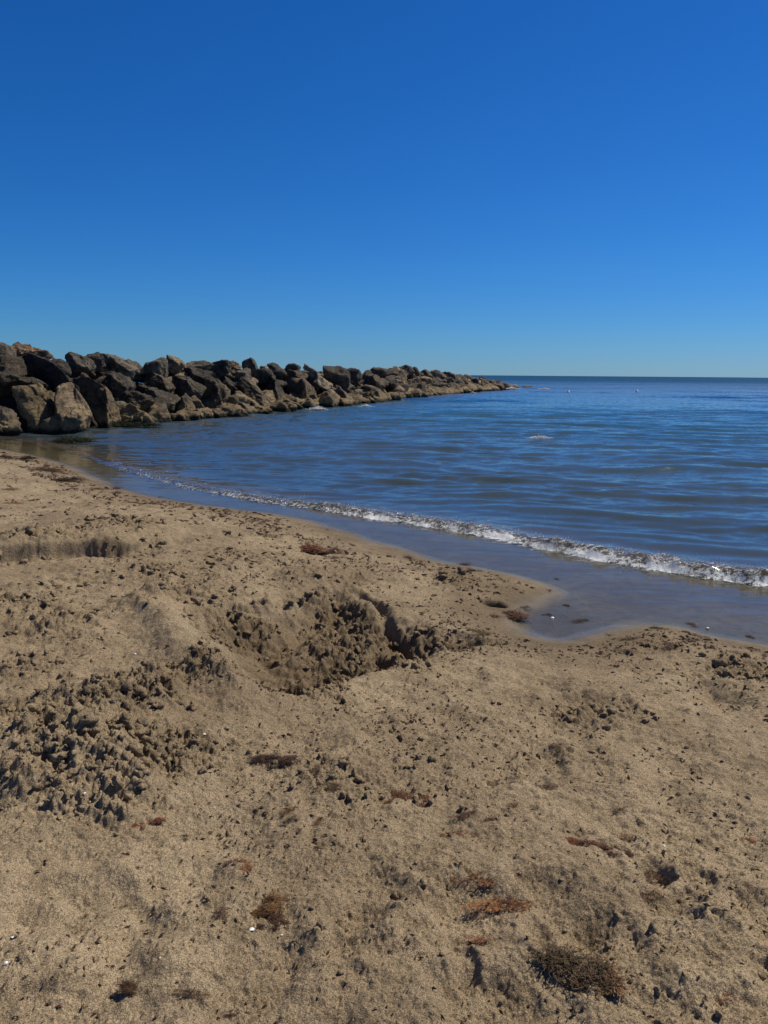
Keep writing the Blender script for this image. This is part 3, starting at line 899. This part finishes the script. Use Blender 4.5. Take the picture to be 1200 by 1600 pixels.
# the far half: rows of boulders from the tip back towards the shore
s_tip, s_far = WLEN[-1], S_OF_X(628)
ROWS = [("waterline row", .1, .08), ("lower face row", .9, .36), ("upper face row", 1.9, .66), ("crest row", 3.0, .94)]
CN = {DARK: "dark", BROWN: "brown", GREY: "grey", TAN: "tan"}
for ri, (rn, inl, hf) in enumerate(ROWS):
    sv, cnt = s_tip - (0.2 if ri == 0 else .5 + ri * 1.2), 0
    while sv > s_far - (0 if ri < 3 else 0):
        x, y, nx, ny, tx, ty = along(sv)
        h = crest(sv)
        sz = rb.uniform(1.0, 1.9) * (1 if h > 1 else .8)
        cnt += 1
        col = rb.choice([DARK, DARK, BROWN, BROWN, GREY, TAN] if ri else [BROWN, TAN, DARK, BROWN])
        zz = h * hf - .30 + rb.uniform(-.18, .15)
        loc = (x + nx * (inl * (.5 + .5 * h / 2.2) + rb.uniform(-.25, .25)), y + ny * inl * .9, max(.05, zz))
        put_boulder(3000 + ri * 200 + cnt, 4 if sv < s_tip - 28 else 3, loc, (sz * rb.uniform(.8, 1.3), sz * rb.uniform(.8, 1.2), sz * rb.uniform(.65, 1.0)), rb.uniform(0, 6.28), col,
                    f"{CN[col]} boulder, {ordinal(cnt)} back from the breakwater's tip in the {rn}", rb.uniform(-.6, .6), rb.uniform(.6, 1), sharp=rb.choice([14, 24]), rough=.15, planes=rb.choice([8, 10]))
        sv -= sz * rb.uniform(.85, 1.1)
# the low rock beyond the tip
tx_, ty_ = at(822, 605.5, 0.0)
put_boulder(7001, 3, (tx_, ty_, .02), (2.2, 1.3, .55), .3, DARK, "low black rock just breaking the water beyond the breakwater's tip", flat=.5)

# the mound the boulders are tipped on
ss = np.arange(0, WLEN[-1] - .5, .35)
cols = np.linspace(-.6, 9.5, 46)
MX, MY, MZ = [], [], []
for sv in ss:
    x, y, nx, ny, tx, ty = along(sv)
    h = max(crest(sv) - 1.15, .05)
    prof = np.interp(cols, [-.6, 1.5, 1.5 + h / .72, 1.5 + h / .72 + 1.6, 9.5], [-1.4, -.35, h, h, -.9])
    MX.append(x + nx * cols); MY.append(y + ny * cols); MZ.append(prof)
MX, MY, MZ = map(np.array, (MX, MY, MZ))
MZ = MZ + .22 * fbm2(MX * 1.1, MY * 1.1, 205, 3) + .8 * lumps(MX, MY, .9, .8, 207, .8) * .5
link("breakwater_mound", grid_mesh("breakwater_mound", MX, MY, MZ), RUBBLE, kind='structure')

# boulders showing in the gaps between the named ones
cnt = 0
ROWN = ["at the waterline", "low on the face", "high on the face", "behind the crest"]
for ri, (inl, hf) in enumerate([(.55, .10), (1.6, .34), (2.7, .64), (3.9, .90)]):
    sv = S_OF_X((235, 235, 215, -60)[ri]) + ri * .6
    cnt = 0
    while sv < s_far + 1:
        x, y, nx, ny, tx, ty = along(sv)
        h = crest(sv)
        sz = rb.uniform(.9, 1.6)
        cnt += 1
        col = rb.choice([DARK, BROWN, GREY, BROWN, TAN])
        loc = (x + nx * (inl + rb.uniform(-.2, .2)), y + ny * (inl + rb.uniform(-.2, .2)), max(.05, h * hf - .35 + rb.uniform(-.1, .1)))
        put_boulder(6000 + ri * 100 + cnt, 4, loc, (sz * rb.uniform(.9, 1.2), sz, sz * rb.uniform(.6, .9)), rb.uniform(0, 6.28), col,
                    f"{CN[col]} boulder wedged {ROWN[ri]}, {ordinal(cnt)} of the wedged ones from the beach end", rb.uniform(-.5, .5), rb.uniform(.6, 1), sharp=20, rough=.14, planes=9)
        sv += sz * (rb.uniform(1.15, 1.6) if ri < 3 else rb.uniform(.95, 1.2))


# ------------------------------------------------------------------ bubbles: surf, splashes, whitecaps
OV, OF = ico(1)
OCTA = (np.array([(1, 0, 0), (-1, 0, 0), (0, 1, 0), (0, -1, 0), (0, 0, 1), (0, 0, -1.)]), np.array([(0, 2, 4), (2, 1, 4), (1, 3, 4), (3, 0, 4), (2, 0, 5), (1, 2, 5), (3, 1, 5), (0, 3, 5)]))


def blobs(name, pts, radii, seed, base=None):
    r = np.random.default_rng(seed)
    V, Fc = base or (OV, OF)
    n, m = len(pts), len(V)
    sc = radii[:, None, None] * (1 + (.42 if m < 100 else .20) * r.normal(size=(n, m, 1)).clip(-1.5, 1.5))
    st = r.uniform(.5, 1.45, size=(n, 1, 3))
    co = pts[:, None, :] + V[None] * sc * st
    fa = (Fc[None] + (np.arange(n) * m)[:, None, None]).reshape(-1)
    return raw_mesh(name, co.reshape(-1, 3), fa, 3, False)


rf = np.random.default_rng(77)
FR = np.array(FRONT)
FL = np.concatenate([[0], np.cumsum(np.hypot(*np.diff(FR, axis=0).T))])
i0, i1 = np.argmin(np.abs(FR[:, 0] - at(150, 722)[0]) + (FR[:, 1] < 0) * 99), len(FR) - 1
n = 150000
u = rf.uniform(FL[i0], FL[i1 - 6], n)
fx, fy = np.interp(u, FL, FR[:, 0]), np.interp(u, FL, FR[:, 1])
tang = np.stack([np.interp(u + .3, FL, FR[:, 0]) - np.interp(u - .3, FL, FR[:, 0]), np.interp(u + .3, FL, FR[:, 1]) - np.interp(u - .3, FL, FR[:, 1])], 1)
tang /= np.linalg.norm(tang, axis=1)[:, None]
nrm = np.stack([-tang[:, 1], tang[:, 0]], 1)
off = np.abs(rf.normal(0, .10, n)) * np.where(rf.random(n) < .35, 3.6, 1) + .0
fx, fy = fx + nrm[:, 0] * off, fy + nrm[:, 1] * off


def bore_shape(x, y):
    T_ = front_dist(x, y) + .10 * fbm2(x * 1.3, y * 1.3, 35, 3) + .03 * fbm2(x * 6, y * 6, 37, 2)
    am_ = np.interp(x, [-14, -7, -4, -1, 1, 4, 8], [.008, .015, .035, .05, .075, .11, .12]) * (.7 + .6 * np.clip(.5 + perlin2(x * .9, y * .9, 33), 0, 1))
    b_ = am_ * np.where(T_ > .16, np.exp(-((T_ - .16) / .34) ** 2), sstep(-.02, .16, T_))
    s_ = sea_dist(x, y)
    w_ = sstep(0, .55, T_)
    return (base_sand(s_) + .014) * (1 - w_) + w_ * np.maximum(0, base_sand(s_) + .02) + b_, T_, am_


zz, tt, aa = bore_shape(fx, fy)
dens = np.interp(fx, [-9, -6.5, -4.5, -2, 0, 2], [.002, .02, .04, .09, .22, .32])
clump = np.clip(.35 + 1.9 * fbm2(fx * 3.3, fy * 3.3, 49, 4, .6), .03, 1)
keep = (rf.random(n) < dens * clump) & (tt > -.03)
fz = zz + np.abs(rf.normal(0, .25, n)) * aa * np.exp(-np.maximum(tt - .15, 0) / .3)
rr_ = (.0012 + .0030 * rf.random(n) ** 4) * np.interp(np.hypot(fx, fy), [6, 12, 20], [1, 1.4, 2])
pts = np.stack([fx, fy, fz], 1)[keep]
link("surf_foam", blobs("surf_foam", pts, rr_[keep], 5, OCTA), FOAM, kind='stuff', label="sparkling white foam along the little wave breaking on the beach", cat="foam")

# (px, py, w px, h px, label)
SPL = [(496, 636, 24, 11, "larger white foam splash at the foot of the breakwater"), (572, 633.5, 13, 6, "smaller white foam splash at the breakwater's foot, beyond the larger"),
       (800, 606, 18, 5, "white wash around the rocks at the breakwater's tip"), (739, 613.5, 6, 4, "tiny white splash at the foot of the breakwater before its tip"),
       (844, 683, 26, 7, "small whitecap breaking alone in the middle of the bay"), (851, 607, 12, 2.5, "white streak of foam on the sea just right of the breakwater's tip")]
for j, (px, py, w_, h_, lab) in enumerate(SPL):
    x, y = at(px, py + h_ * .4, 0.0)
    t = y
    W, H = w_ / 1200 * t, h_ / 1200 * t * .9
    m = int(700 if j < 5 else 260)
    p = rf.normal(0, .33, size=(m, 3)) * np.array([W * .9, W * .45, 0])
    p[:, 2] = np.abs(rf.normal(0, .30, m)) * H * (.4 + .6 * rf.random(m)) * np.exp(-(p[:, 0] / W * 2) ** 2) + .0
    rad2 = rf.uniform(.005, .016, m) * max(1, t / 34)
    o = link("foam_splash", blobs("foam_splash", p, rad2, 40 + j), FOAM, label=lab, cat="foam splash", group="white splashes and whitecaps", loc=(x, y, .03))

# two floats
for px, py, lab in [(888, 614, "small white float on the sea, nearer the breakwater's tip of the two"), (995, 613, "small white float on the open sea, farther from the breakwater's tip of the two")]:
    x, y = at(px, py, 0.0)
    bm = bmesh.new()
    prof = [(0, -.16), (.10, -.14), (.155, -.04), (.16, .05), (.12, .15), (.05, .19), (.045, .25), (.0, .26)]
    rings = []
    for r_, z_ in prof:
        rings.append([bm.verts.new((r_ * math.cos(a), r_ * math.sin(a), z_)) for a in np.linspace(0, 2 * math.pi, 16, endpoint=False)])
    for a, b in zip(rings[:-1], rings[1:]):
        for k in range(16):
            bm.faces.new((a[k], a[(k + 1) % 16], b[(k + 1) % 16], b[k]))
    bmesh.ops.remove_doubles(bm, verts=bm.verts, dist=1e-4)
    me = bpy.data.meshes.new("float"); bm.to_mesh(me); bm.free()
    for p in me.polygons: p.use_smooth = True
    link("buoy", me, FLOAT, label=lab, cat="buoy", group="white floats on the sea", loc=(x, y, .05))


# ------------------------------------------------------------------ seaweed
def tube_mesh(name, paths, radii):
    co, fa, base = [], [], 0
    for P, r in zip(paths, radii):
        P = np.array(P); k = len(P)
        tg = np.gradient(P, axis=0); tg /= np.linalg.norm(tg, axis=1)[:, None] + 1e-9
        up = np.array([.3, .2, 1.0]); sd = np.cross(tg, up); sd /= np.linalg.norm(sd, axis=1)[:, None] + 1e-9
        ub = np.cross(sd, tg)
        tp = r * np.sin(np.linspace(.35, math.pi - .25, k))[:, None]
        ring = [P + sd * tp * 1.5, P - sd * tp * .75 + ub * tp * .6, P - sd * tp * .75 - ub * tp * .6]
        co.append(np.stack(ring, 1).reshape(-1, 3))
        for i in range(k - 1):
            for j in range(3):
                a, b = base + i * 3 + j, base + i * 3 + (j + 1) % 3
                fa += [a, b, b + 3, a + 3]
        base += k * 3
    return raw_mesh(name, np.concatenate(co), np.array(fa), 4, True)


def clump_mesh(seed, strands, lobes=3):
    """a tangle of dried weed filling about 1 x 1 x .35"""
    r = np.random.default_rng(seed)
    cen = np.stack([r.uniform(-.38, .38, lobes), r.uniform(-.34, .34, lobes), np.zeros(lobes)], 1)
    sg = r.uniform(.05, .15, lobes)
    paths, radii = [], []
    for i in range(strands):
        li = r.integers(lobes)
        c = cen[li]
        p = c + r.normal(0, 1, 3) * np.array([1.2, .9, 0]) * sg[li]
        hmax = .22 * math.exp(-((p[0] - c[0]) ** 2 + (p[1] - c[1]) ** 2) / (2.2 * sg[li] ** 2)) * (sg[li] / .11)
        p[2] = r.uniform(-.04, 1) * hmax
        a, el = r.uniform(0, 6.28), r.normal(0, .35)
        P = [p]
        for k in range(r.integers(4, 7)):
            a += r.normal(0, .7); el += r.normal(-.05, .4)
            st = .036 * r.uniform(.6, 1.4)
            p = p + st * np.array([math.cos(a) * math.cos(el), math.sin(a) * math.cos(el), math.sin(el) * .8])
            p[2] = max(p[2], -.05)
            P.append(p)
        paths.append(P); radii.append(r.uniform(.004, .010))
    return tube_mesh("seaweed", paths, radii)


DENSE = [clump_mesh(900 + i, 1300, 4 + i % 4) for i in range(5)]
LOOSE = [clump_mesh(950 + i, 330, 11) for i in range(4)]
SMALL = [clump_mesh(980 + i, 240, 3 + i % 3) for i in range(5)]
RUST, DKB, OLV, BRN, ORG = (.165, .074, .034), (.088, .046, .028), (.105, .075, .033), (.105, .062, .036), (.22, .095, .042)
# photo x, y, width, height, colour, type, label
WEEDS = [
    (895, 1505, 62, 58, DKB, 0, "thick dark seaweed heap in the foreground, left lobe of the largest pair"),
    (940, 1502, 58, 66, RUST, 0, "thick rust red seaweed heap, right lobe of the largest pair in the foreground"),
    (945, 1324, 64, 24, DKB, 0, "flat dark seaweed mat with a rusty end, beyond the largest heaps"),
    (912, 1317, 36, 14, ORG, 0, "orange brown end tuft lying against the flat dark seaweed mat"),
    (902, 1297, 50, 20, BRN, 1, "thin brown weed scatter just above the flat dark mat"),
    (770, 1366, 90, 40, RUST, 1, "wide thin rust-coloured weed scatter, upper half of a pair"),
    (785, 1402, 90, 30, ORG, 1, "wide thin orange weed scatter, lower half of a pair"),
    (795, 1397, 26, 22, DKB, 2, "small dark tuft in the middle of the wide orange weed scatter"),
    (406, 1406, 44, 30, RUST, 0, "rust seaweed clump just above the big white shell chip"),
    (418, 1430, 34, 30, DKB, 0, "dark lower curl of weed touching the rust clump near the big white shell chip"),
    (345, 1421, 26, 16, BRN, 2, "small brown tuft left of the rust clump by the shell chip"),
    (381, 1349, 28, 26, ORG, 1, "orange-red weed smudge above the rust clump by the shell chip"),
    (363, 1342, 16, 14, DKB, 2, "black tuft touching the orange-red weed smudge"),
    (228, 1286, 40, 20, RUST, 0, "oval rust-brown clump alone in front of the crumbly sand pile"),
    (286, 1301, 24, 10, OLV, 2, "small olive tuft right of the oval rust clump"),
    (428, 1191, 46, 18, DKB, 0, "dark flat clump between the dug pit and the foreground"),
    (640, 1241, 54, 24, RUST, 0, "rust clump with loose threads in the middle of the beach"),
    (455, 1265, 18, 22, RUST, 2, "upright-looking rust tuft below the dark flat clump"),
    (450, 1282, 20, 14, BRN, 2, "brown tuft at the foot of the upright-looking rust tuft"),
    (508, 1229, 46, 24, DKB, 1, "straggling black weed left of the middle rust clump"),
    (490, 1213, 30, 12, BRN, 2, "brown crumb of weed above the straggling black weed"),
    (500, 1323, 22, 14, DKB, 2, "compact dark tuft beside a crack in the sand"),
    (500, 1284, 18, 13, RUST, 2, "round rust tuft above the compact dark tuft"),
    (732, 1276, 46, 9, DKB, 2, "thin black weed bar lying across the middle of the beach"),
    (715, 1300, 44, 18, RUST, 1, "sand-dusted rust weed below the thin black bar"),
    (767, 1283, 24, 13, BRN, 2, "brown tuft at the right end of the thin black bar"),
    (850, 1232, 44, 12, DKB, 2, "dark curled weed strip right of the middle rust clump"),
    (802, 1262, 20, 14, RUST, 2, "small rust tuft left and below the dark curled strip"),
    (833, 1264, 18, 12, DKB, 2, "small dark tuft below the dark curled strip"),
    (882, 1168, 32, 22, OLV, 1, "yellowish olive weed tuft beyond the dark curled strip"),
    (966, 1266, 36, 9, DKB, 2, "dark spindle of weed above the flat dark mat"),
    (1010, 1359, 40, 22, BRN, 1, "brown weed hanging over a dark hollow in the right foreground"),
    (1005, 1390, 40, 30, OLV, 1, "tan frayed weed below the dark hollow in the right foreground"),
    (1178, 1306, 36, 18, RUST, 1, "rust weed patch by the right edge of the beach"),
    (1072, 1334, 36, 11, RUST, 1, "faint rust threads on the smooth sand of the right foreground"),
    (988, 1313, 28, 16, ORG, 1, "orange threads right of the flat dark mat"),
    (1140, 1546, 50, 22, RUST, 1, "rust weed smear in the near right corner"),
    (736, 1449, 46, 14, RUST, 1, "rust weed strip left of the largest heaps"),
    (216, 1534, 40, 18, DKB, 0, "dark clump in the left foreground near the bottom"),
    (300, 1555, 52, 12, BRN, 1, "long thin brown weed smear right of the near dark clump"),
    (364, 1562, 36, 7, DKB, 2, "thin dark strip at the end of the long brown smear"),
    (787, 957, 46, 18, RUST, 0, "rust-brown clump in the notch beside the little sand mound"),
    (815, 948, 26, 10, BRN, 1, "brown weed trail right of the notch clump"),
    (745, 985, 34, 15, OLV, 1, "olive weed below the notch, at the pit's far end"),
    (910, 968, 26, 11, DKB, 2, "dark weed lump lying in the mouth of the water tongue"),
    (857, 960, 17, 6, DKB, 2, "flat dark scrap in the water tongue, left of the dark lump"),
    (885, 945, 17, 6, BRN, 2, "brown scrap at the water tongue's upper bank"),
    (858, 922, 9, 5, DKB, 2, "tiny dark scrap on the wet sand above the water tongue"),
    (870, 904, 9, 4, DKB, 2, "tiny dark scrap in the shallow film right of the sand spit"),
    (1027, 980, 36, 8, BRN, 2, "brown weed streak on the wet edge right of the water tongue"),
    (1081, 974, 16, 10, DKB, 2, "upright dark lump standing at the wet edge"),
    (1072, 986, 20, 7, BRN, 2, "brown scrap just below the upright dark lump"),
    (1090, 991, 26, 7, DKB, 2, "dark strip below and right of the upright lump"),
    (1172, 993, 15, 10, DKB, 2, "dark ragged lump half in the water near the right edge"),
    (1078, 1002, 28, 6, BRN, 2, "brown strip two steps below the upright dark lump"),
    (1112, 1013, 16, 8, DKB, 2, "dark scrap mid beach below the ragged lump"),
    (988, 998, 38, 9, DKB, 2, "black branching weed on the smooth bank right of the tongue"),
    (1046, 1015, 46, 9, DKB, 2, "long black streak of weed below the branching one"),
    (952, 991, 10, 8, DKB, 2, "round dark scrap on the bank left of the branching weed"),
    (1148, 1020, 36, 7, BRN, 2, "brown weed row near the right edge"),
    (1172, 1012, 14, 8, DKB, 2, "dark knob of weed above the brown row at the right edge"),
    (1194, 1024, 16, 8, DKB, 2, "dark scrap cut by the right edge of the beach"),
    (466, 853, 52, 14, RUST, 0, "largest rust weed patch on the strandline above the dug pit"),
    (480, 847, 16, 6, DKB, 2, "dark knob behind the largest strandline patch"),
    (506, 858, 40, 9, BRN, 0, "brown weed mat right of the largest strandline patch"),
    (528, 869, 32, 6, DKB, 2, "dark strip below the brown strandline mat"),
    (410, 831, 26, 11, BRN, 1, "brown weed patch left of and beyond the largest strandline patch"),
    (401, 821, 7, 4, DKB, 2, "dark crumb beyond the brown strandline patch"),
    (638, 870, 26, 6, DKB, 2, "dark strip on the damp sand, halfway to the sand spit"),
    (608, 868, 14, 6, BRN, 2, "brown scrap left of the dark strip on damp sand"),
    (511, 827, 6, 3, DKB, 2, "lone dark crumb on the smooth damp sand"),
    (725, 881, 22, 9, DKB, 2, "dark tuft on top of the little sand mound's far side"),
    (738, 889, 24, 8, BRN, 2, "brown tuft beside the dark one on the little sand mound"),
    (18, 715, 46, 11, DKB, 0, "first big dark heap of the left strandline, nearest the rocks"),
    (70, 733, 36, 9, BRN, 0, "brown heap second along the left strandline"),
    (38, 728, 22, 7, BRN, 2, "brown scrap between the first two strandline heaps"),
    (96, 748, 40, 8, DKB, 0, "long dark heap third along the left strandline"),
    (58, 741, 24, 6, BRN, 2, "brown scrap left of the long dark strandline heap"),
    (116, 759, 14, 6, DKB, 2, "dark scrap below the long strandline heap"),
    (97, 727, 8, 3, DKB, 2, "dark crumb near the water behind the second strandline heap"),
    (181, 762, 18, 6, DKB, 2, "dark peaked scrap fourth along the left strandline"),
    (154, 763, 30, 5, BRN, 2, "brown strip left of the dark peaked scrap"),
    (180, 770, 22, 6, BRN, 2, "brown scrap just below the dark peaked scrap"),
    (170, 786, 14, 8, DKB, 2, "dark knob alone above the left sand ridge"),
    (210, 784, 30, 6, BRN, 2, "brown strip fifth along the left strandline"),
    (236, 786, 20, 6, DKB, 2, "dark scrap at the end of the brown fifth strip"),
    (280, 790, 18, 7, RUST, 2, "rust scrap where the left strandline ends"),
    (250, 776, 7, 3, DKB, 2, "dark crumb on damp sand near the strandline's end"),
    (14, 784, 32, 12, RUST, 1, "rust weed stain by the left edge, below the strandline"),
    (12, 764, 26, 9, RUST, 1, "rust weed by the left edge, above the lower stain"),
    (55, 781, 14, 7, BRN, 2, "brown tuft right of the rust weed at the left edge"),
    (330, 808, 18, 6, DKB, 2, "dark scrap between the strandline's end and the middle patch"),
    (350, 832, 16, 7, DKB, 2, "dark knob on the sand left of the brown middle patch"),
    (355, 795, 8, 3, DKB, 2, "dark crumb by the water above the middle of the strandline"),
]
rq = random.Random(9)
locs = [gs(w_[0], w_[1] + w_[3] * .25) for w_ in WEEDS]
zs = sand_z([l[0] for l in locs], [l[1] for l in locs])
for (px, py, w_, h_, col, kd, lab), (x, y), z in zip(WEEDS, locs, zs):
    dist = math.hypot(y, CAM_Z - z)
    W = w_ / 1200 * dist
    sn = (CAM_Z - z) / dist
    D = min(max(h_ / 1200 * dist / max(sn, .16) * .72, W * .35), W * 1.5)
    src = (DENSE, LOOSE, SMALL)[kd]
    o = link("seaweed_clump", rq.choice(src), WEED, label=lab, cat="seaweed", group="seaweed washed up on the beach", loc=(x, y, z + .003 * (kd != 1)),
             rot=(0, 0, rq.uniform(-.35, .35) + rq.choice([0, math.pi])), scale=(W * (1.2 if kd else 1.3), D * (1.2 if kd else 1.3), min(W, D) * (.50 if kd == 0 else .28 if kd == 1 else .6)), color=tuple(c * rq.uniform(.85, 1.15) for c in col))
# green weed at the foot of the boulders
for px, py, w_, lab in [(25, 668, 50, "bright green weed patch at the foot of the smooth round boulder"), (72, 674, 34, "dark green weed under the ochre pitted boulder"),
                        (118, 688, 44, "green weed skirt around the tall pointed boulder's base"), (205, 664, 60, "green weed fringe below the low tan boulder")]:
    x, y = at(px, py - 1, 0.06)
    W = w_ / 1200 * y
    link("green_weed", rq.choice(DENSE), WEED, label=lab, cat="seaweed", group="green weed at the foot of the breakwater", loc=(x, y, .03), rot=(0, 0, rq.uniform(-.3, .3)), scale=(W * 1.3, .9, .55),
         color=(.045, .072, .018) if px < 50 else (.028, .04, .014))

# ------------------------------------------------------------------ litter of weed scraps, loose clods
rl = np.random.default_rng(3)


def scatter(n, rlo, rhi, amax=.68):
    a = rl.uniform(-amax, amax, n)
    r = rlo * (rhi / rlo) ** rl.random(n)
    return r * np.sin(a), r * np.cos(a)


x, y = scatter(120000, 1.2, 20)
s_ = -sea_dist(x, y)
band = np.exp(-((s_ - np.interp(x, [-4, -2.5, -.5, .3, 2], [.68, .7, 1.15, .6, .6]) - .22 * fbm2(x * .5, y * .5, 301, 2)) / .30) ** 2) * 1.3
pat = np.clip(.10 + 1.0 * fbm2(x * 1.3, y * 1.3, 303, 3), 0, 1)
keep = (rl.random(len(x)) < np.clip(1.3 * band * (.15 + pat) * np.interp(x, [-3, 0], [1.6, .7]) + np.interp(y, [2, 3], [.36, .62]) * pat + .04, 0, 1)) & (s_ > .28)
x, y = x[keep], y[keep]
z = sand_z(x, y)
n = len(x)
L = (.004 + .018 * rl.random(n) ** 2.2) * np.interp(np.hypot(x, y), [1.5, 3.5, 6, 9, 18], [.55, .8, 1.5, 2.4, 4.4])
a = rl.uniform(0, math.pi, n)
q = rl.normal(0, .25, (n, 4, 3)) * L[:, None, None]
ca, sa = np.cos(a), np.sin(a)
wd = L * rl.uniform(.18, .45, n)
dirv = np.stack([ca, sa, rl.normal(0, .18, n)], 1); sdv = np.stack([-sa, ca, rl.normal(0, .3, n)], 1)
cen = np.stack([x, y, z + .0025], 1)
co = np.stack([cen - dirv * L[:, None], cen + sdv * wd[:, None], cen + dirv * L[:, None], cen - sdv * wd[:, None] + np.array([0, 0, .002])], 1) + q * .35
top = cen + np.array([0, 0, 1.]) * (.002 + .32 * L)[:, None]
co5 = np.concatenate([co, top[:, None, :]], 1)
fidx = np.array([[0, 1, 4], [1, 2, 4], [2, 3, 4], [3, 0, 4]])
fa = (fidx[None] + (np.arange(n) * 5)[:, None, None]).reshape(-1)
link("seaweed_litter", raw_mesh("seaweed_litter", co5.reshape(-1, 3), fa, 3, False), WEED, kind='stuff', label="fine dark scraps of broken seaweed strewn over the sand", cat="seaweed litter", color=(.125, .078, .045))

x, y = scatter(210000, 1.25, 12)
z, cr, dm_, wt_, e_ = sand_field(x, y)
pt = fbm2(x * 3.5, y * 3.5, 311, 3)
keep = (rl.random(len(x)) < np.clip(cr - .22 + .32 * pt, .003, 1) * .34 * np.interp(y, [1.3, 2.2, 2.75], [.10, .25, 1])) & (e_ > .55)
x, y, z, cr, dm_ = x[keep], y[keep], z[keep], cr[keep], dm_[keep]
n = len(x)
r_ = (.0026 + .017 * rl.random(n) ** 6 * (np.clip(.35 + cr, 0, 1) + .35 * (cr > .8))) * np.interp(np.hypot(x, y), [2, 6, 12], [.85, 1.2, 1.8])
pz = np.stack([x, y, z + r_ * .30], 1)
small = r_ < .009
me = bpy.data.meshes.new("sand_clods")
bmj = bmesh.new()
for sel, base_, sd in ((small, ico(1), 8), (~small, ico(2), 9)):
    m_ = blobs("tmp_clods", pz[sel], r_[sel], sd, base_)
    bmj.from_mesh(m_)
    bpy.data.meshes.remove(m_)
bmj.to_mesh(me); bmj.free()
CLOD_DAMP = np.concatenate([np.repeat(dm_[small], len(ico(1)[0])), np.repeat(dm_[~small], len(ico(2)[0]))])
me.attributes.new('inland', 'FLOAT', 'POINT'); me.attributes.new('damp', 'FLOAT', 'POINT'); me.attributes.new('wet', 'FLOAT', 'POINT')
me.attributes['damp'].data.foreach_set('value', np.clip(CLOD_DAMP * .8, 0, 1).astype(f32))
me.polygons.foreach_set('use_smooth', np.ones(len(me.polygons), bool))
link("sand_clods", me, SAND, kind='stuff', label="loose crumbs and clods of damp sand", cat="sand clods")


# ------------------------------------------------------------------ shells
def shell_mesh(seed):
    r = random.Random(seed)
    nu, nv = 12, 19
    P = []
    for thick in (0, -.05):
        for i in range(nu):
            t = .04 + .96 * i / (nu - 1)
            for j in range(nv):
                a = -1.25 + 2.5 * j / (nv - 1)
                rr = t * (1 - .16 * (a / 1.25) ** 2)
                rib = .018 * math.cos(a * 17) * t
                P.append((math.sin(a) * rr * .5, math.cos(a) * rr * .55 - .25, (.26 * math.sin(math.pi * min(1, t * .62 + .18)) * math.cos(a * .9) + rib + thick)))
    fa = []
    N = nu * nv
    for i in range(nu - 1):
        for j in range(nv - 1):
            a = i * nv + j
            fa += [a, a + nv, a + nv + 1, a + 1]
            fa += [N + a, N + a + 1, N + a + nv + 1, N + a + nv]
    return raw_mesh("shell", np.array(P), np.array(fa), 4, True)


SH = [(393, 1451, 10, "largest bright white shell chip, below the rust seaweed clump in the foreground"), (20, 1470, 6, "small white shell chip in the left foreground, upper of two near the edge"),
      (9, 1504, 7, "white shell chip in the left foreground, lower of two near the edge"), (82, 1596, 7, "white shell chip at the very bottom of the left foreground"),
      (211, 1022, 5, "tiny white shell on the smooth sand of the pit's ridge"), (134, 1267, 5, "tiny white shell at the foot of the crumbly sand pile"), (250, 1498, 4, "tiny pale shell speck in the middle of the left foreground"),
      (1037, 1327, 5, "tiny white shell on the smooth sand of the right foreground"), (863, 967, 7, "white shell lying in the water tongue"), (1106, 983, 7, "white shell at the wet edge right of the upright weed lump"),
      (440, 1458, 3.5, "tiny pale shell right of the largest shell chip"), (320, 1165, 6, "peach and white shell bit before the pit's ridge")]
me_s = [shell_mesh(1), shell_mesh(2)]
locs = [gs(p[0], p[1]) for p in SH]
zs = sand_z([l[0] for l in locs], [l[1] for l in locs])
for (px, py, w_, lab), (x, y), z in zip(SH, locs, zs):
    W = w_ / 1200 * math.hypot(y, CAM_Z - z)
    link("seashell", rq.choice(me_s), SHELL, label=lab, cat="shell", group="white shells on the sand", loc=(x, y, z + W * .12), rot=(rq.uniform(-.5, .5), rq.uniform(-.4, .4), rq.uniform(0, 6.28)), scale=(W * 1.2,) * 3)

print("boulders", n_rocks, "objects", len(scene.objects))
